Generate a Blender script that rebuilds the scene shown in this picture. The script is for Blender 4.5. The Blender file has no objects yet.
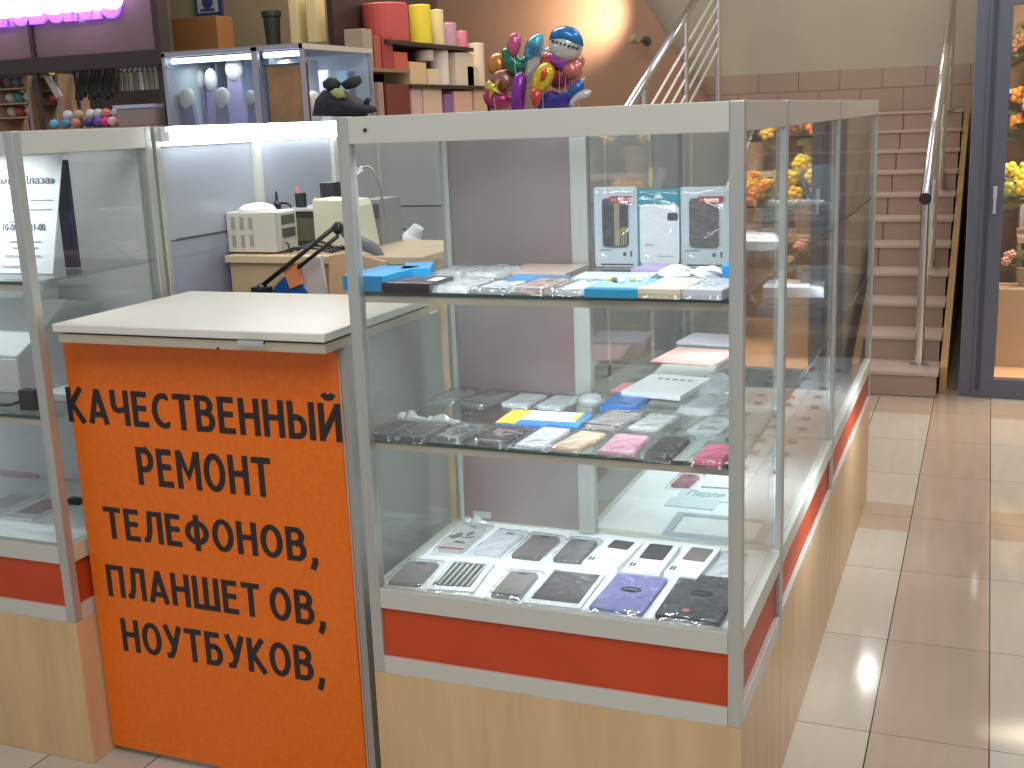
import bpy, bmesh, math, random
from mathutils import Vector, Matrix
R = random.Random(7)
S = bpy.context.scene
COL = S.collection

# ------------------------------------------------------------------ camera
F_PX = 1162.0
AX = Vector((0.92727235, 0.37240646, -0.03846315))     # camera right in the world
AY = Vector((0.04808079, -0.22034049, -0.9742373))     # camera down
AZ = Vector((-0.37128725, 0.90153397, -0.22222124))    # camera forward
CAM = Vector((0, 0, 1.66))
cd = bpy.data.cameras.new('camera')
cd.sensor_fit = 'HORIZONTAL'; cd.sensor_width = 36; cd.lens = F_PX / 1024 * 36
cd.clip_start = 0.05; cd.clip_end = 100
cam = bpy.data.objects.new('camera', cd); COL.objects.link(cam)
m3 = Matrix((AX, -AY, -AZ)).transposed()
cam.matrix_world = Matrix.Translation(CAM) @ m3.to_4x4()
S.camera = cam

# ------------------------------------------------------------------ world, exposure
w = bpy.data.worlds.new('world'); S.world = w; w.use_nodes = True
w.node_tree.nodes['Background'].inputs[0].default_value = (0.86, 0.90, 1.0, 1)
w.node_tree.nodes['Background'].inputs[1].default_value = 0.42
S.view_settings.view_transform = 'Standard'; S.view_settings.look = 'None'
S.view_settings.exposure = 0.0; S.view_settings.gamma = 1
S.view_settings.use_curve_mapping = False
cy = S.cycles
cy.max_bounces = 12; cy.transparent_max_bounces = 48; cy.glossy_bounces = 4; cy.diffuse_bounces = 4
cy.caustics_reflective = False; cy.caustics_refractive = False; cy.use_denoising = True

def area(name, loc, aim, sx, sy, power, col=(1, 1, 1), spread=180):
    d = bpy.data.lights.new(name, 'AREA'); d.spread = math.radians(spread); d.shape = 'RECTANGLE'; d.size = sx; d.size_y = sy
    d.energy = power; d.color = col
    o = bpy.data.objects.new(name, d); COL.objects.link(o); o.location = loc
    o.rotation_euler = (Vector(aim) - Vector(loc)).to_track_quat('-Z', 'Y').to_euler()
    return o
# mall ceiling lighting (fixtures far above the frame)
area('hall_light_near', (0.1, -0.2, 4.2), (-0.8, 2.4, 0.6), 2.4, 2.4, 92, (1, .97, .90))
area('hall_light_aisle', (0.3, 6.0, 3.9), (0.3, 6.0, 0), 1.2, 2.6, 42, (1, .96, .92))
area('hall_light_kiosk', (-1.7, 3.4, 3.9), (-1.7, 3.4, 0), 1.5, 1.5, 28, (1, .95, .88))
area('hall_light_back', (-3.6, 7.0, 3.9), (-3.6, 7.6, 0), 2.0, 1.5, 74, (1, .80, .62))
area('hall_light_stairs', (-1.0, 8.8, 4.2), (-1.0, 9.6, 1), 1.6, 1.6, 27, (1, .90, .82))
area('florist_light', (1.1, 8.0, 2.75), (1.0, 8.2, 0), 1.6, 1.4, 120, (1, .80, .58))

# ------------------------------------------------------------------ helpers
def ray(u, v):
    return AX * (u - 512) + AY * (v - 384) + AZ * F_PX
def P(u, v, x=None, y=None, z=None):
    r = ray(u, v)
    if x is not None: t = (x - CAM.x) / r.x
    elif y is not None: t = (y - CAM.y) / r.y
    else: t = (z - CAM.z) / r.z
    return CAM + r * t

MATS = {}
def mat(name, col=(.8, .8, .8), rough=.5, metal=0, spec=.5, emit=None, es=0, noise=0, nscale=8, stretch=(1, 1, 1), bump=0, bscale=60, coat=0, col2=None):
    if name in MATS: return MATS[name]
    m = bpy.data.materials.new(name); m.use_nodes = True; nt = m.node_tree; b = nt.nodes['Principled BSDF']
    b.inputs['Base Color'].default_value = (*col, 1); b.inputs['Roughness'].default_value = rough
    b.inputs['Metallic'].default_value = metal; b.inputs['Specular IOR Level'].default_value = spec
    b.inputs['Coat Weight'].default_value = coat; b.inputs['Coat Roughness'].default_value = .08
    if emit: b.inputs['Emission Color'].default_value = (*emit, 1); b.inputs['Emission Strength'].default_value = es
    if noise or bump:
        tc = nt.nodes.new('ShaderNodeTexCoord'); mp = nt.nodes.new('ShaderNodeMapping')
        mp.inputs['Scale'].default_value = stretch; nt.links.new(tc.outputs['Object'], mp.inputs[0])
    if noise:
        n = nt.nodes.new('ShaderNodeTexNoise'); n.inputs['Scale'].default_value = nscale; n.inputs['Detail'].default_value = 5
        nt.links.new(mp.outputs[0], n.inputs[0])
        rp = nt.nodes.new('ShaderNodeValToRGB')
        c2 = col2 or tuple(min(1, c * (1 - noise)) for c in col); c1 = col if col2 else tuple(min(1, c * (1 + noise)) for c in col)
        rp.color_ramp.elements[0].position = .32; rp.color_ramp.elements[1].position = .68
        rp.color_ramp.elements[0].color = (*c2, 1); rp.color_ramp.elements[1].color = (*c1, 1)
        nt.links.new(n.outputs[0], rp.inputs[0]); nt.links.new(rp.outputs[0], b.inputs['Base Color'])
    if bump:
        n2 = nt.nodes.new('ShaderNodeTexNoise'); n2.inputs['Scale'].default_value = bscale
        nt.links.new(mp.outputs[0], n2.inputs[0])
        bp = nt.nodes.new('ShaderNodeBump'); bp.inputs['Strength'].default_value = bump; bp.inputs['Distance'].default_value = .01
        nt.links.new(n2.outputs[0], bp.inputs['Height']); nt.links.new(bp.outputs[0], b.inputs['Normal'])
    MATS[name] = m; return m

def clear(name, tint=(.96, .985, .975), f0=.04, haze=0.0, hazecol=(1, 1, 1), rough=.0, bump=0, bscale=30, gain=1.0):
    """thin clear pane or film: view-angle (Schlick) reflection over straight-through transmission"""
    if name in MATS: return MATS[name]
    m = bpy.data.materials.new(name); m.use_nodes = True; nt = m.node_tree; N = nt.nodes; L = nt.links
    for n in list(N): N.remove(n)
    out = N.new('ShaderNodeOutputMaterial'); tr = N.new('ShaderNodeBsdfTransparent'); tr.inputs[0].default_value = (*tint, 1)
    gl = N.new('ShaderNodeBsdfGlossy'); gl.inputs['Roughness'].default_value = rough
    geo = N.new('ShaderNodeNewGeometry')
    dot = N.new('ShaderNodeVectorMath'); dot.operation = 'DOT_PRODUCT'
    L.new(geo.outputs['Incoming'], dot.inputs[0])
    nrm = geo.outputs['Normal']
    if bump:
        tc = N.new('ShaderNodeTexCoord'); no = N.new('ShaderNodeTexNoise'); no.inputs['Scale'].default_value = bscale; no.inputs['Distortion'].default_value = .8
        L.new(tc.outputs['Object'], no.inputs[0])
        bp = N.new('ShaderNodeBump'); bp.inputs['Strength'].default_value = bump; bp.inputs['Distance'].default_value = .016
        L.new(no.outputs[0], bp.inputs['Height']); L.new(bp.outputs[0], gl.inputs['Normal']); nrm = bp.outputs[0]
    L.new(nrm, dot.inputs[1])
    ab = N.new('ShaderNodeMath'); ab.operation = 'ABSOLUTE'; L.new(dot.outputs['Value'], ab.inputs[0])
    su = N.new('ShaderNodeMath'); su.operation = 'SUBTRACT'; su.inputs[0].default_value = 1; su.use_clamp = True; L.new(ab.outputs[0], su.inputs[1])
    pw = N.new('ShaderNodeMath'); pw.operation = 'POWER'; pw.inputs[1].default_value = 5; L.new(su.outputs[0], pw.inputs[0])
    ml = N.new('ShaderNodeMath'); ml.operation = 'MULTIPLY_ADD'; ml.inputs[1].default_value = (1 - f0) * gain; ml.inputs[2].default_value = f0; ml.use_clamp = True
    L.new(pw.outputs[0], ml.inputs[0])
    mx = N.new('ShaderNodeMixShader'); L.new(ml.outputs[0], mx.inputs[0]); L.new(gl.outputs[0], mx.inputs[2])
    if haze:
        df = N.new('ShaderNodeBsdfTranslucent'); df.inputs[0].default_value = (*hazecol, 1)
        d2 = N.new('ShaderNodeBsdfDiffuse'); d2.inputs[0].default_value = (*hazecol, 1)
        md = N.new('ShaderNodeMixShader'); md.inputs[0].default_value = .5; L.new(df.outputs[0], md.inputs[1]); L.new(d2.outputs[0], md.inputs[2])
        mh = N.new('ShaderNodeMixShader'); mh.inputs[0].default_value = haze; L.new(tr.outputs[0], mh.inputs[1]); L.new(md.outputs[0], mh.inputs[2])
        L.new(mh.outputs[0], mx.inputs[1])
    else: L.new(tr.outputs[0], mx.inputs[1])
    L.new(mx.outputs[0], out.inputs[0]); MATS[name] = m; return m

class MB:
    def __init__(s): s.v = []; s.f = []
    def add(s, vs, fs):
        n = len(s.v); s.v += [tuple(v) for v in vs]; s.f += [tuple(i + n for i in f) for f in fs]; return s
    def box(s, x0, x1, y0, y1, z0, z1):
        if x0 > x1: x0, x1 = x1, x0
        if y0 > y1: y0, y1 = y1, y0
        if z0 > z1: z0, z1 = z1, z0
        return s.add([(x0, y0, z0), (x1, y0, z0), (x1, y1, z0), (x0, y1, z0), (x0, y0, z1), (x1, y0, z1), (x1, y1, z1), (x0, y1, z1)],
              [(0, 3, 2, 1), (4, 5, 6, 7), (0, 1, 5, 4), (1, 2, 6, 5), (2, 3, 7, 6), (3, 0, 4, 7)])
    def prism(s, poly, a, b, axis='z'):
        n = len(poly)
        def q(p, h): return {'z': (p[0], p[1], h), 'y': (p[0], h, p[1]), 'x': (h, p[0], p[1])}[axis]
        vs = [q(p, a) for p in poly] + [q(p, b) for p in poly]
        fs = [tuple(range(n))[::-1], tuple(range(n, 2 * n))] + [(i, (i + 1) % n, n + (i + 1) % n, n + i) for i in range(n)]
        return s.add(vs, fs)
    def rrect(s, x0, x1, y0, y1, r, z0, z1, k=5, hole=None):
        return s.prism(rr(x0, x1, y0, y1, r, k), z0, z1)
    def cyl(s, p0, p1, r, n=14, r2=None):
        p0 = Vector(p0); p1 = Vector(p1); r2 = r if r2 is None else r2
        d = (p1 - p0).normalized(); a = d.orthogonal().normalized(); b = d.cross(a)
        vs = [p0 + (a * math.cos(t) + b * math.sin(t)) * r for t in [2 * math.pi * i / n for i in range(n)]]
        vs += [p1 + (a * math.cos(t) + b * math.sin(t)) * r2 for t in [2 * math.pi * i / n for i in range(n)]]
        return s.add(vs, [tuple(range(n))[::-1], tuple(range(n, 2 * n))] + [(i, (i + 1) % n, n + (i + 1) % n, n + i) for i in range(n)])
    def tube(s, pts, r, n=8):
        pts = [Vector(p) for p in pts]
        # smooth resample (Catmull-Rom)
        q = []
        for i in range(len(pts) - 1):
            a = pts[max(i - 1, 0)]; b = pts[i]; c = pts[i + 1]; d = pts[min(i + 2, len(pts) - 1)]
            for k in range(5):
                t = k / 5
                q.append(.5 * ((2 * b) + (c - a) * t + (2 * a - 5 * b + 4 * c - d) * t * t + (3 * b - a - 3 * c + d) * t ** 3))
        q.append(pts[-1]); pts = q; vs = []; fs = []
        for i, p in enumerate(pts):
            d = (pts[min(i + 1, len(pts) - 1)] - pts[max(i - 1, 0)]).normalized()
            up = Vector((0.1, 0.2, 1)) if abs(d.z) < .9 else Vector((1, .2, 0))
            a = d.cross(up).normalized(); b = d.cross(a)
            rad = r(i / (len(pts) - 1)) if callable(r) else r
            vs += [p + (a * math.cos(2 * math.pi * k / n) + b * math.sin(2 * math.pi * k / n)) * rad for k in range(n)]
        for i in range(len(pts) - 1):
            for k in range(n): fs.append((i * n + k, i * n + (k + 1) % n, (i + 1) * n + (k + 1) % n, (i + 1) * n + k))
        fs += [tuple(range(n))[::-1], tuple(range((len(pts) - 1) * n, len(pts) * n))]
        return s.add(vs, fs)
    def lathe(s, prof, c=(0, 0, 0), n=20, axis='z'):
        vs = []; fs = []
        for (r, h) in prof:
            for k in range(n):
                t = 2 * math.pi * k / n; x, y = r * math.cos(t), r * math.sin(t)
                vs.append({'z': (c[0] + x, c[1] + y, c[2] + h), 'y': (c[0] + x, c[1] + h, c[2] + y), 'x': (c[0] + h, c[1] + x, c[2] + y)}[axis])
        for i in range(len(prof) - 1):
            for k in range(n): fs.append((i * n + k, i * n + (k + 1) % n, (i + 1) * n + (k + 1) % n, (i + 1) * n + k))
        fs += [tuple(range(n))[::-1], tuple(range((len(prof) - 1) * n, len(prof) * n))]
        return s.add(vs, fs)
    def ball(s, c, rx, ry=None, rz=None, n=14, wob=0):
        ry = rx if ry is None else ry; rz = rx if rz is None else rz
        vs = []; fs = []; m = n // 2 + 1
        for i in range(m + 1):
            ph = math.pi * i / m
            for k in range(n):
                t = 2 * math.pi * k / n; q = 1 + wob * (R.random() - .5)
                vs.append((c[0] + rx * q * math.sin(ph) * math.cos(t), c[1] + ry * q * math.sin(ph) * math.sin(t), c[2] + rz * q * math.cos(ph)))
        for i in range(m):
            for k in range(n): fs.append((i * n + k, (i + 1) * n + k, (i + 1) * n + (k + 1) % n, i * n + (k + 1) % n))
        return s.add(vs, fs)
    def puffy(s, outline, th, origin, ax=Vector((1, 0, 0)), az=Vector((0, 0, 1)), rings=5):
        """inflated foil shape: outline in (a,b) about its centre, thickness th each way"""
        nrm = ax.cross(az).normalized(); n = len(outline); o = Vector(origin)
        vs = []; fs = []
        for side in (1, -1):
            base = len(vs)
            for j in range(rings + 1):
                q = 1 - j / rings * .999; h = th * math.sqrt(max(0, 1 - q * q)) * side
                if side == 1 and False: pass
                for (a, b) in outline: vs.append(o + ax * (a * q) + az * (b * q) + nrm * h)
            for j in range(rings):
                for k in range(n):
                    f = (base + j * n + k, base + j * n + (k + 1) % n, base + (j + 1) * n + (k + 1) % n, base + (j + 1) * n + k)
                    fs.append(f if side == 1 else f[::-1])
        return s.add(vs, fs)
    def build(s, name, m, parent=None, off=None, bevel=0, smooth=False):
        if off is None: off = OFF.get(parent.name, (0, 0, 0)) if parent else (0, 0, 0)
        me = bpy.data.meshes.new(name)
        me.from_pydata([(v[0] - off[0], v[1] - off[1], v[2] - off[2]) for v in s.v], [], s.f)
        bm = bmesh.new(); bm.from_mesh(me); bmesh.ops.remove_doubles(bm, verts=bm.verts, dist=1e-6)
        bmesh.ops.recalc_face_normals(bm, faces=bm.faces)
        if bevel: bmesh.ops.bevel(bm, geom=[e for e in bm.edges if e.calc_face_angle(0) > .5], offset=bevel, segments=2, affect='EDGES', profile=.6)
        bm.to_mesh(me); bm.free()
        me.materials.append(m if not isinstance(m, str) else MATS[m])
        if smooth: me.shade_smooth()
        o = bpy.data.objects.new(name, me); COL.objects.link(o)
        if parent: o.parent = parent; OFF[o.name] = off
        return o
OFF = {}
def rr(x0, x1, y0, y1, r, k=5):
    p = []
    for cx, cy_, a0 in ((x1 - r, y1 - r, 0), (x0 + r, y1 - r, 90), (x0 + r, y0 + r, 180), (x1 - r, y0 + r, 270)):
        for i in range(k + 1):
            t = math.radians(a0 + 90 * i / k); p.append((cx + r * math.cos(t), cy_ + r * math.sin(t)))
    return p
def box(*a): return MB().box(*a)
def thing(name, label, cat, loc=(0, 0, 0), group=None, rot=0, local=False):
    o = bpy.data.objects.new(name, None); COL.objects.link(o); o.location = loc; o.rotation_euler.z = rot; o.empty_display_size = .05
    o['label'] = label; o['category'] = cat
    if group: o['group'] = group
    OFF[o.name] = (0, 0, 0) if local else tuple(loc)
    return o
def tag(o, label, cat, group=None, recentre=True):
    o['label'] = label; o['category'] = cat
    if group: o['group'] = group
    if recentre:                                   # origin to the base of the thing
        me = o.data; xs = [v.co for v in me.vertices]
        c = Vector(((min(p.x for p in xs) + max(p.x for p in xs)) / 2, (min(p.y for p in xs) + max(p.y for p in xs)) / 2, min(p.z for p in xs)))
        me.transform(Matrix.Translation(-c)); o.location = c
    return o
def struct(name, mb, m, **k):
    o = mb.build(name, m, **k); o['kind'] = 'structure'; return o
def text(name, s, m, parent, x0, x1, z0, z1, y, thick=.0008, bold=0.0, shear=0, face='-y', offs=None, extrude=None, zc=None):
    """lettering stretched to a rectangle on a vertical plane (face -y), or flat on a shelf (face 'z': z0,z1 are y)"""
    cu = bpy.data.curves.new(name, 'FONT'); cu.body = s; cu.size = 1; cu.offset = bold; cu.extrude = .004; cu.shear = shear; cu.resolution_u = 4
    t = bpy.data.objects.new(name, cu); COL.objects.link(t)
    dg = bpy.context.evaluated_depsgraph_get(); dg.update()
    me = bpy.data.meshes.new_from_object(t.evaluated_get(dg)); bpy.data.objects.remove(t)
    xs = [v.co.x for v in me.vertices]; ys = [v.co.y for v in me.vertices]; zs = [v.co.z for v in me.vertices]
    a, b, c, d = min(xs), max(xs), min(ys), max(ys); zm = max(zs) or 1
    off = offs if offs is not None else (OFF.get(parent.name, (0, 0, 0)) if parent else (0, 0, 0))
    for v in me.vertices:
        X = x0 + (v.co.x - a) / (b - a) * (x1 - x0); Z = z0 + (v.co.y - c) / (d - c) * (z1 - z0); D = v.co.z / zm * thick
        v.co = Vector((X, y - D, Z)) - Vector(off) if face == '-y' else Vector((X, Z, y + D)) - Vector(off)
    me.materials.clear(); me.materials.append(m)
    o = bpy.data.objects.new(name, me); COL.objects.link(o)
    if parent: o.parent = parent; OFF[o.name] = off
    return o

# ------------------------------------------------------------------ materials
ALU = mat('brushed_aluminium', (.54, .55, .51), .36, .55, noise=.05, nscale=30, stretch=(1, 1, .1))
ALU_L = mat('pale_aluminium_profile', (.66, .66, .59), .42, .35)
RED = mat('orange_red_panel', (.56, .060, .012), .42, noise=.06, nscale=5)
ORANGE = mat('orange_vinyl_sheet', (.84, .165, .006), .38, noise=.06, nscale=90)
BLACK = mat('black_print', (.02, .015, .015), .5)
WOOD = mat('pale_beech_laminate', (.66, .44, .235), .38, noise=.10, nscale=6, stretch=(3, 3, .35))
WOODD = mat('tan_laminate', (.52, .36, .22), .45, noise=.08, nscale=6, stretch=(3, 3, .4))
CREAM = mat('cream_laminate', (.72, .70, .62), .30, noise=.03, nscale=3)
GREYLAM = mat('grey_laminate', (.50, .51, .49), .45, noise=.05, nscale=4)
WHITEB = mat('white_board', (.80, .84, .86), .4)
GLASS = clear('clear_glass', (.975, .985, .98), .035)
SHELFG = clear('shelf_glass', (.95, .98, .97), .04)
EDGE = mat('green_glass_edge', (.03, .075, .06), .2)
FROST = mat('frosted_door_panel', (.40, .44, .50), .35, .25, noise=.06, nscale=5, stretch=(1, 1, .3))
SILVER = mat('dull_silver_door_panel', (.34, .33, .325), .38, .45, noise=.10, nscale=1.7, stretch=(1, 1, .8), col2=(.28, .185, .18))  # burgundy second colour imitates a blurred reflection in the door
FILM = clear('crinkled_clear_film', (.97, .98, .985), .13, haze=.03, rough=.05, bump=1.0, bscale=17, gain=.6)
FILM2 = clear('cloudy_plastic_film', (.85, .9, .92), .12, haze=.34, rough=.12, bump=.6, bscale=45, gain=.8)
TUBE = mat('lit_tube', (1, 1, 1), .4, emit=(.86, .95, 1), es=14)
CHROME = mat('polished_steel', (.82, .80, .78), .2, 1)
BLK = mat('black_plastic', (.018, .018, .02), .35)
WHT = mat('white_card', (.82, .84, .85), .45)
DGREY = mat('dark_grey_plastic', (.06, .065, .07), .3)

# ------------------------------------------------------------------ setting
def floor_mat():
    m = bpy.data.materials.new('glazed_floor_tiles'); m.use_nodes = True; nt = m.node_tree; N = nt.nodes; L = nt.links; b = N['Principled BSDF']
    tc = N.new('ShaderNodeTexCoord'); sx = N.new('ShaderNodeSeparateXYZ'); L.new(tc.outputs['Object'], sx.inputs[0])
    def M(op, a, b_=None, c=None):
        n = N.new('ShaderNodeMath'); n.operation = op
        for i, q in enumerate((a, b_, c)):
            if q is None: continue
            if isinstance(q, (int, float)): n.inputs[i].default_value = q
            else: L.new(q, n.inputs[i])
        return n.outputs[0]
    u = M('DIVIDE', M('ADD', sx.outputs[0], 30.225), .3); v = M('DIVIDE', sx.outputs[1], .6); v = M('ADD', v, 50)
    iu = M('FLOOR', u); iv = M('FLOOR', v)
    pink = M('COMPARE', M('MODULO', iu, 5), 0, .1)          # pink lengthwise strip every fifth column
    b1 = M('COMPARE', sx.outputs[1], 4.79, .17); b2 = M('COMPARE', sx.outputs[1], 6.72, .2); b3 = M('COMPARE', sx.outputs[1], .9, .2)   # cross bands
    band = M('MULTIPLY', M('MAXIMUM', M('MAXIMUM', b1, b2), b3), M('SUBTRACT', 1, pink))
    fu = M('ABSOLUTE', M('SUBTRACT', M('FRACT', u), .5)); fv = M('ABSOLUTE', M('SUBTRACT', M('FRACT', v), .5))
    gu = M('GREATER_THAN', fu, .4935); gv = M('GREATER_THAN', fv, .4972)
    cmb = N.new('ShaderNodeCombineXYZ'); L.new(iu, cmb.inputs[0]); L.new(iv, cmb.inputs[1])
    wn = N.new('ShaderNodeTexWhiteNoise'); wn.noise_dimensions = '2D'; L.new(cmb.outputs[0], wn.inputs[0])
    mp = N.new('ShaderNodeMapping'); mp.inputs['Scale'].default_value = (9, 1.2, 1); L.new(tc.outputs['Object'], mp.inputs[0])
    no = N.new('ShaderNodeTexNoise'); no.inputs['Scale'].default_value = 3; no.inputs['Detail'].default_value = 6; L.new(mp.outputs[0], no.inputs[0])
    def mix(f, a, b_):
        n = N.new('ShaderNodeMix'); n.data_type = 'RGBA'
        if isinstance(f, (int, float)): n.inputs[0].default_value = f
        else: L.new(f, n.inputs[0])
        for i, q in ((6, a), (7, b_)):
            if isinstance(q, tuple): n.inputs[i].default_value = (*q, 1)
            else: L.new(q, n.inputs[i])
        return n.outputs[2]
    c = mix(pink, (.55, .50, .42), (.49, .375, .285))
    c = mix(band, c, (.49, .375, .28))
    var = M('MULTIPLY_ADD', wn.outputs[0], .10, M('MULTIPLY_ADD', no.outputs[0], .16, .86))
    mul = N.new('ShaderNodeVectorMath'); mul.operation = 'SCALE'; L.new(c, mul.inputs[0]); L.new(var, mul.inputs['Scale'])
    c = mix(gv, mul.outputs[0], (.20, .15, .12)); c = mix(gu, c, (.05, .04, .04))
    L.new(c, b.inputs['Base Color']); b.inputs['Roughness'].default_value = .085; b.inputs['Specular IOR Level'].default_value = .55
    return m
struct('floor', box(-9, 4, -2, 13, -.05, 0), floor_mat())

def brick(name, c1, c2, grout, w_, h_, rough=.5, msize=.006, offset=0.0, plane='xz'):
    m = bpy.data.materials.new(name); m.use_nodes = True; nt = m.node_tree; N = nt.nodes; L = nt.links; b = N['Principled BSDF']
    tc = N.new('ShaderNodeTexCoord'); sx = N.new('ShaderNodeSeparateXYZ'); L.new(tc.outputs['Object'], sx.inputs[0])
    cb = N.new('ShaderNodeCombineXYZ')
    a, c = {'xz': (0, 2), 'yz': (1, 2), 'xy': (0, 1)}[plane]
    L.new(sx.outputs[a], cb.inputs[0]); L.new(sx.outputs[c], cb.inputs[1])
    br = N.new('ShaderNodeTexBrick'); br.offset = offset; br.inputs['Scale'].default_value = 1
    br.inputs['Brick Width'].default_value = w_; br.inputs['Row Height'].default_value = h_; br.inputs['Mortar Size'].default_value = msize
    br.inputs['Color1'].default_value = (*c1, 1); br.inputs['Color2'].default_value = (*c2, 1); br.inputs['Mortar'].default_value = (*grout, 1)
    L.new(cb.outputs[0], br.inputs[0]); L.new(br.outputs[0], b.inputs['Base Color']); b.inputs['Roughness'].default_value = rough
    return m
WALLT = brick('pinkish_wall_tiles', (.42, .315, .25), (.39, .29, .225), (.22, .16, .12), .36, .30, .4, .005, .5)
STONE = brick('stair_tiles', (.38, .275, .225), (.34, .245, .195), (.13, .09, .07), .60, 10, .35, .006)
PAINT = mat('beige_wall_paint', (.46, .43, .345), .8, noise=.03, nscale=3)
BROWNW = mat('brown_wall_paint', (.36, .215, .145), .7, noise=.05, nscale=2)
OLIVE = mat('olive_brown_wall', (.24, .20, .12), .8, noise=.05, nscale=3)

TB = 11.0
struct('wall_back', box(-4.6, 4, TB, TB + .15, 0, 5.2), PAINT)
w_ = struct('wall_back', box(-2.75, -.11, TB - .03, TB, 0, 1.97), WALLT); w_.name = 'trim_1'
bw = MB().prism([(-9, 0), (-2.36, 0), (-2.36, 1.75), (-3.45, 3.55), (-9, 3.55)], 10.45, 10.6, 'y')
struct('wall_far', bw, BROWNW)
struct('wall_side', box(-9, -4.45, 8.2, 8.35, 0, 4), OLIVE)
struct('wall_right', box(-.10, -.045, 7.12, TB - .04, 0, 5.2), PAINT).name = 'wall_stair'

# staircase
st = thing('staircase', 'tiled staircase of pinkish brown steps rising behind the glass showcases', 'stairs', (-1.27, 7.0, 0))
RISE, RUN, SY = .145, .34, 6.93
for k in range(11):
    MB().box(-2.33, -.22, SY + k * RUN, SY + 11 * RUN + .25 if k == 10 else SY + (k + 1) * RUN + .02, 0, (k + 1) * RISE - .018).build('step', STONE, st)
    tr = MB().box(-2.33, -.21, SY + k * RUN - .012, SY + (k + 1) * RUN + (.25 if k == 10 else 0), (k + 1) * RISE - .018, (k + 1) * RISE)
    tr.build('tread', mat('lit_stair_tile', (.50, .39, .32), .3, noise=.05), st)  # same tile as the risers, coloured lighter as if lit from above
sk = MB().prism([(SY + .1, 0), (SY + .1, .16), (SY + 11 * RUN, 1.69), (SY + 11 * RUN, 0)], -.205, -.165, 'x')
sk.build('side_string', mat('brass_brown_string', (.42, .26, .10), .4, .2), st)

def rail(name, label, x, y0, y1, zf, hz, nbars, gap, post_ys, r=.025, knob=True, y_lo=None):
    """stair rail at plane x: hand rail height hz above the nosing line zf(y)"""
    t = thing(name, label, 'railing', (x, y0, 0))
    MB().cyl((x, y0, zf(y0) + hz), (x, y1, zf(y1) + hz), r, 16).build('handrail', CHROME, t, smooth=True)
    for i in range(nbars):
        h = hz - gap * (i + 1) - .10
        MB().cyl((x, y0 + .05, zf(y0) + h), (x, y1, zf(y1) + h), .011, 8).build('bar', mat('light_steel_bar', (.80, .79, .74), .35, .3), t, smooth=True)
    for yy in post_ys:
        k = max(0, math.floor((yy - SY) / RUN) + 1) * RISE
        k = min(k, 11 * RISE)
        MB().cyl((x, yy, k), (x, yy, zf(yy) + hz - .02), r * .85, 14).cyl((x, yy, k), (x, yy, k + .012), r * 1.9, 16).build('post', CHROME, t, smooth=False)
    if knob:
        MB().cyl((x, y0 - .012, zf(y0) + hz), (x, y0, zf(y0) + hz), r * 1.15, 14).build('end_cap', BLK, t)
    return t
zf = lambda y: (y - 7.1) * (RISE / RUN) + .165
rail('stair_railing', 'polished steel handrail on the right side of the staircase beside the glazed door', -.325, 7.08, 10.75, zf, .97, 4, .16, (7.12, 8.2, 9.3, 10.35), .030)
rail('stair_railing', 'steel railing with five thin bars rising on the left side of the staircase', -2.2, 7.3, 10.3, zf, 1.36, 5, .12, (7.9, 9.1, 10.28), .030)

# blue-grey glazed door of the florist
DF = mat('blue_grey_door_frame', (.115, .125, .16), .4)
dr = struct('door_1', box(-.095, -.03, 7.0, 7.10, 0, 3.1), DF)
def dpart(mb, n, m): 
    o = mb.build(n, m, dr); return o
dpart(MB().box(-.03, .085, 6.985, 7.06, 0, 3.1).box(1.05, 1.17, 6.985, 7.06, 0, 3.1).box(.085, 1.05, 6.985, 7.06, 0, .11).box(.085, 1.05, 6.985, 7.06, 2.15, 3.1), 'door_frame', DF)
dpart(MB().box(-.012, .012, 6.977, 6.986, .05, 3.0), 'frame_groove', mat('dark_groove', (.05, .055, .08), .5))
dpart(box(.085, 1.05, 7.02, 7.028, .11, 2.15), 'door_pane', GLASS)
dpart(MB().box(.03, .052, 6.965, 6.99, 1.13, 1.20).box(.033, .049, 6.945, 6.965, 1.05, 1.19), 'door_handle', CHROME)
struct('wall_front', box(1.17, 4, 7.0, 7.1, 0, 4), DF)
struct('wall_right', box(3.9, 4, 7.1, 11, 0, 4), PAINT)
# florist interior wall
struct('trim_2', box(-.04, 3.9, 9.4, 9.5, 0, 3.2), mat('florist_wall', (.27, .17, .10), .7, noise=.4, nscale=5))
struct('trim_3', box(-.04, 3.9, 7.12, 9.4, 0.0, .006), mat('florist_floor', (.80, .50, .28), .3, noise=.05))

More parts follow.
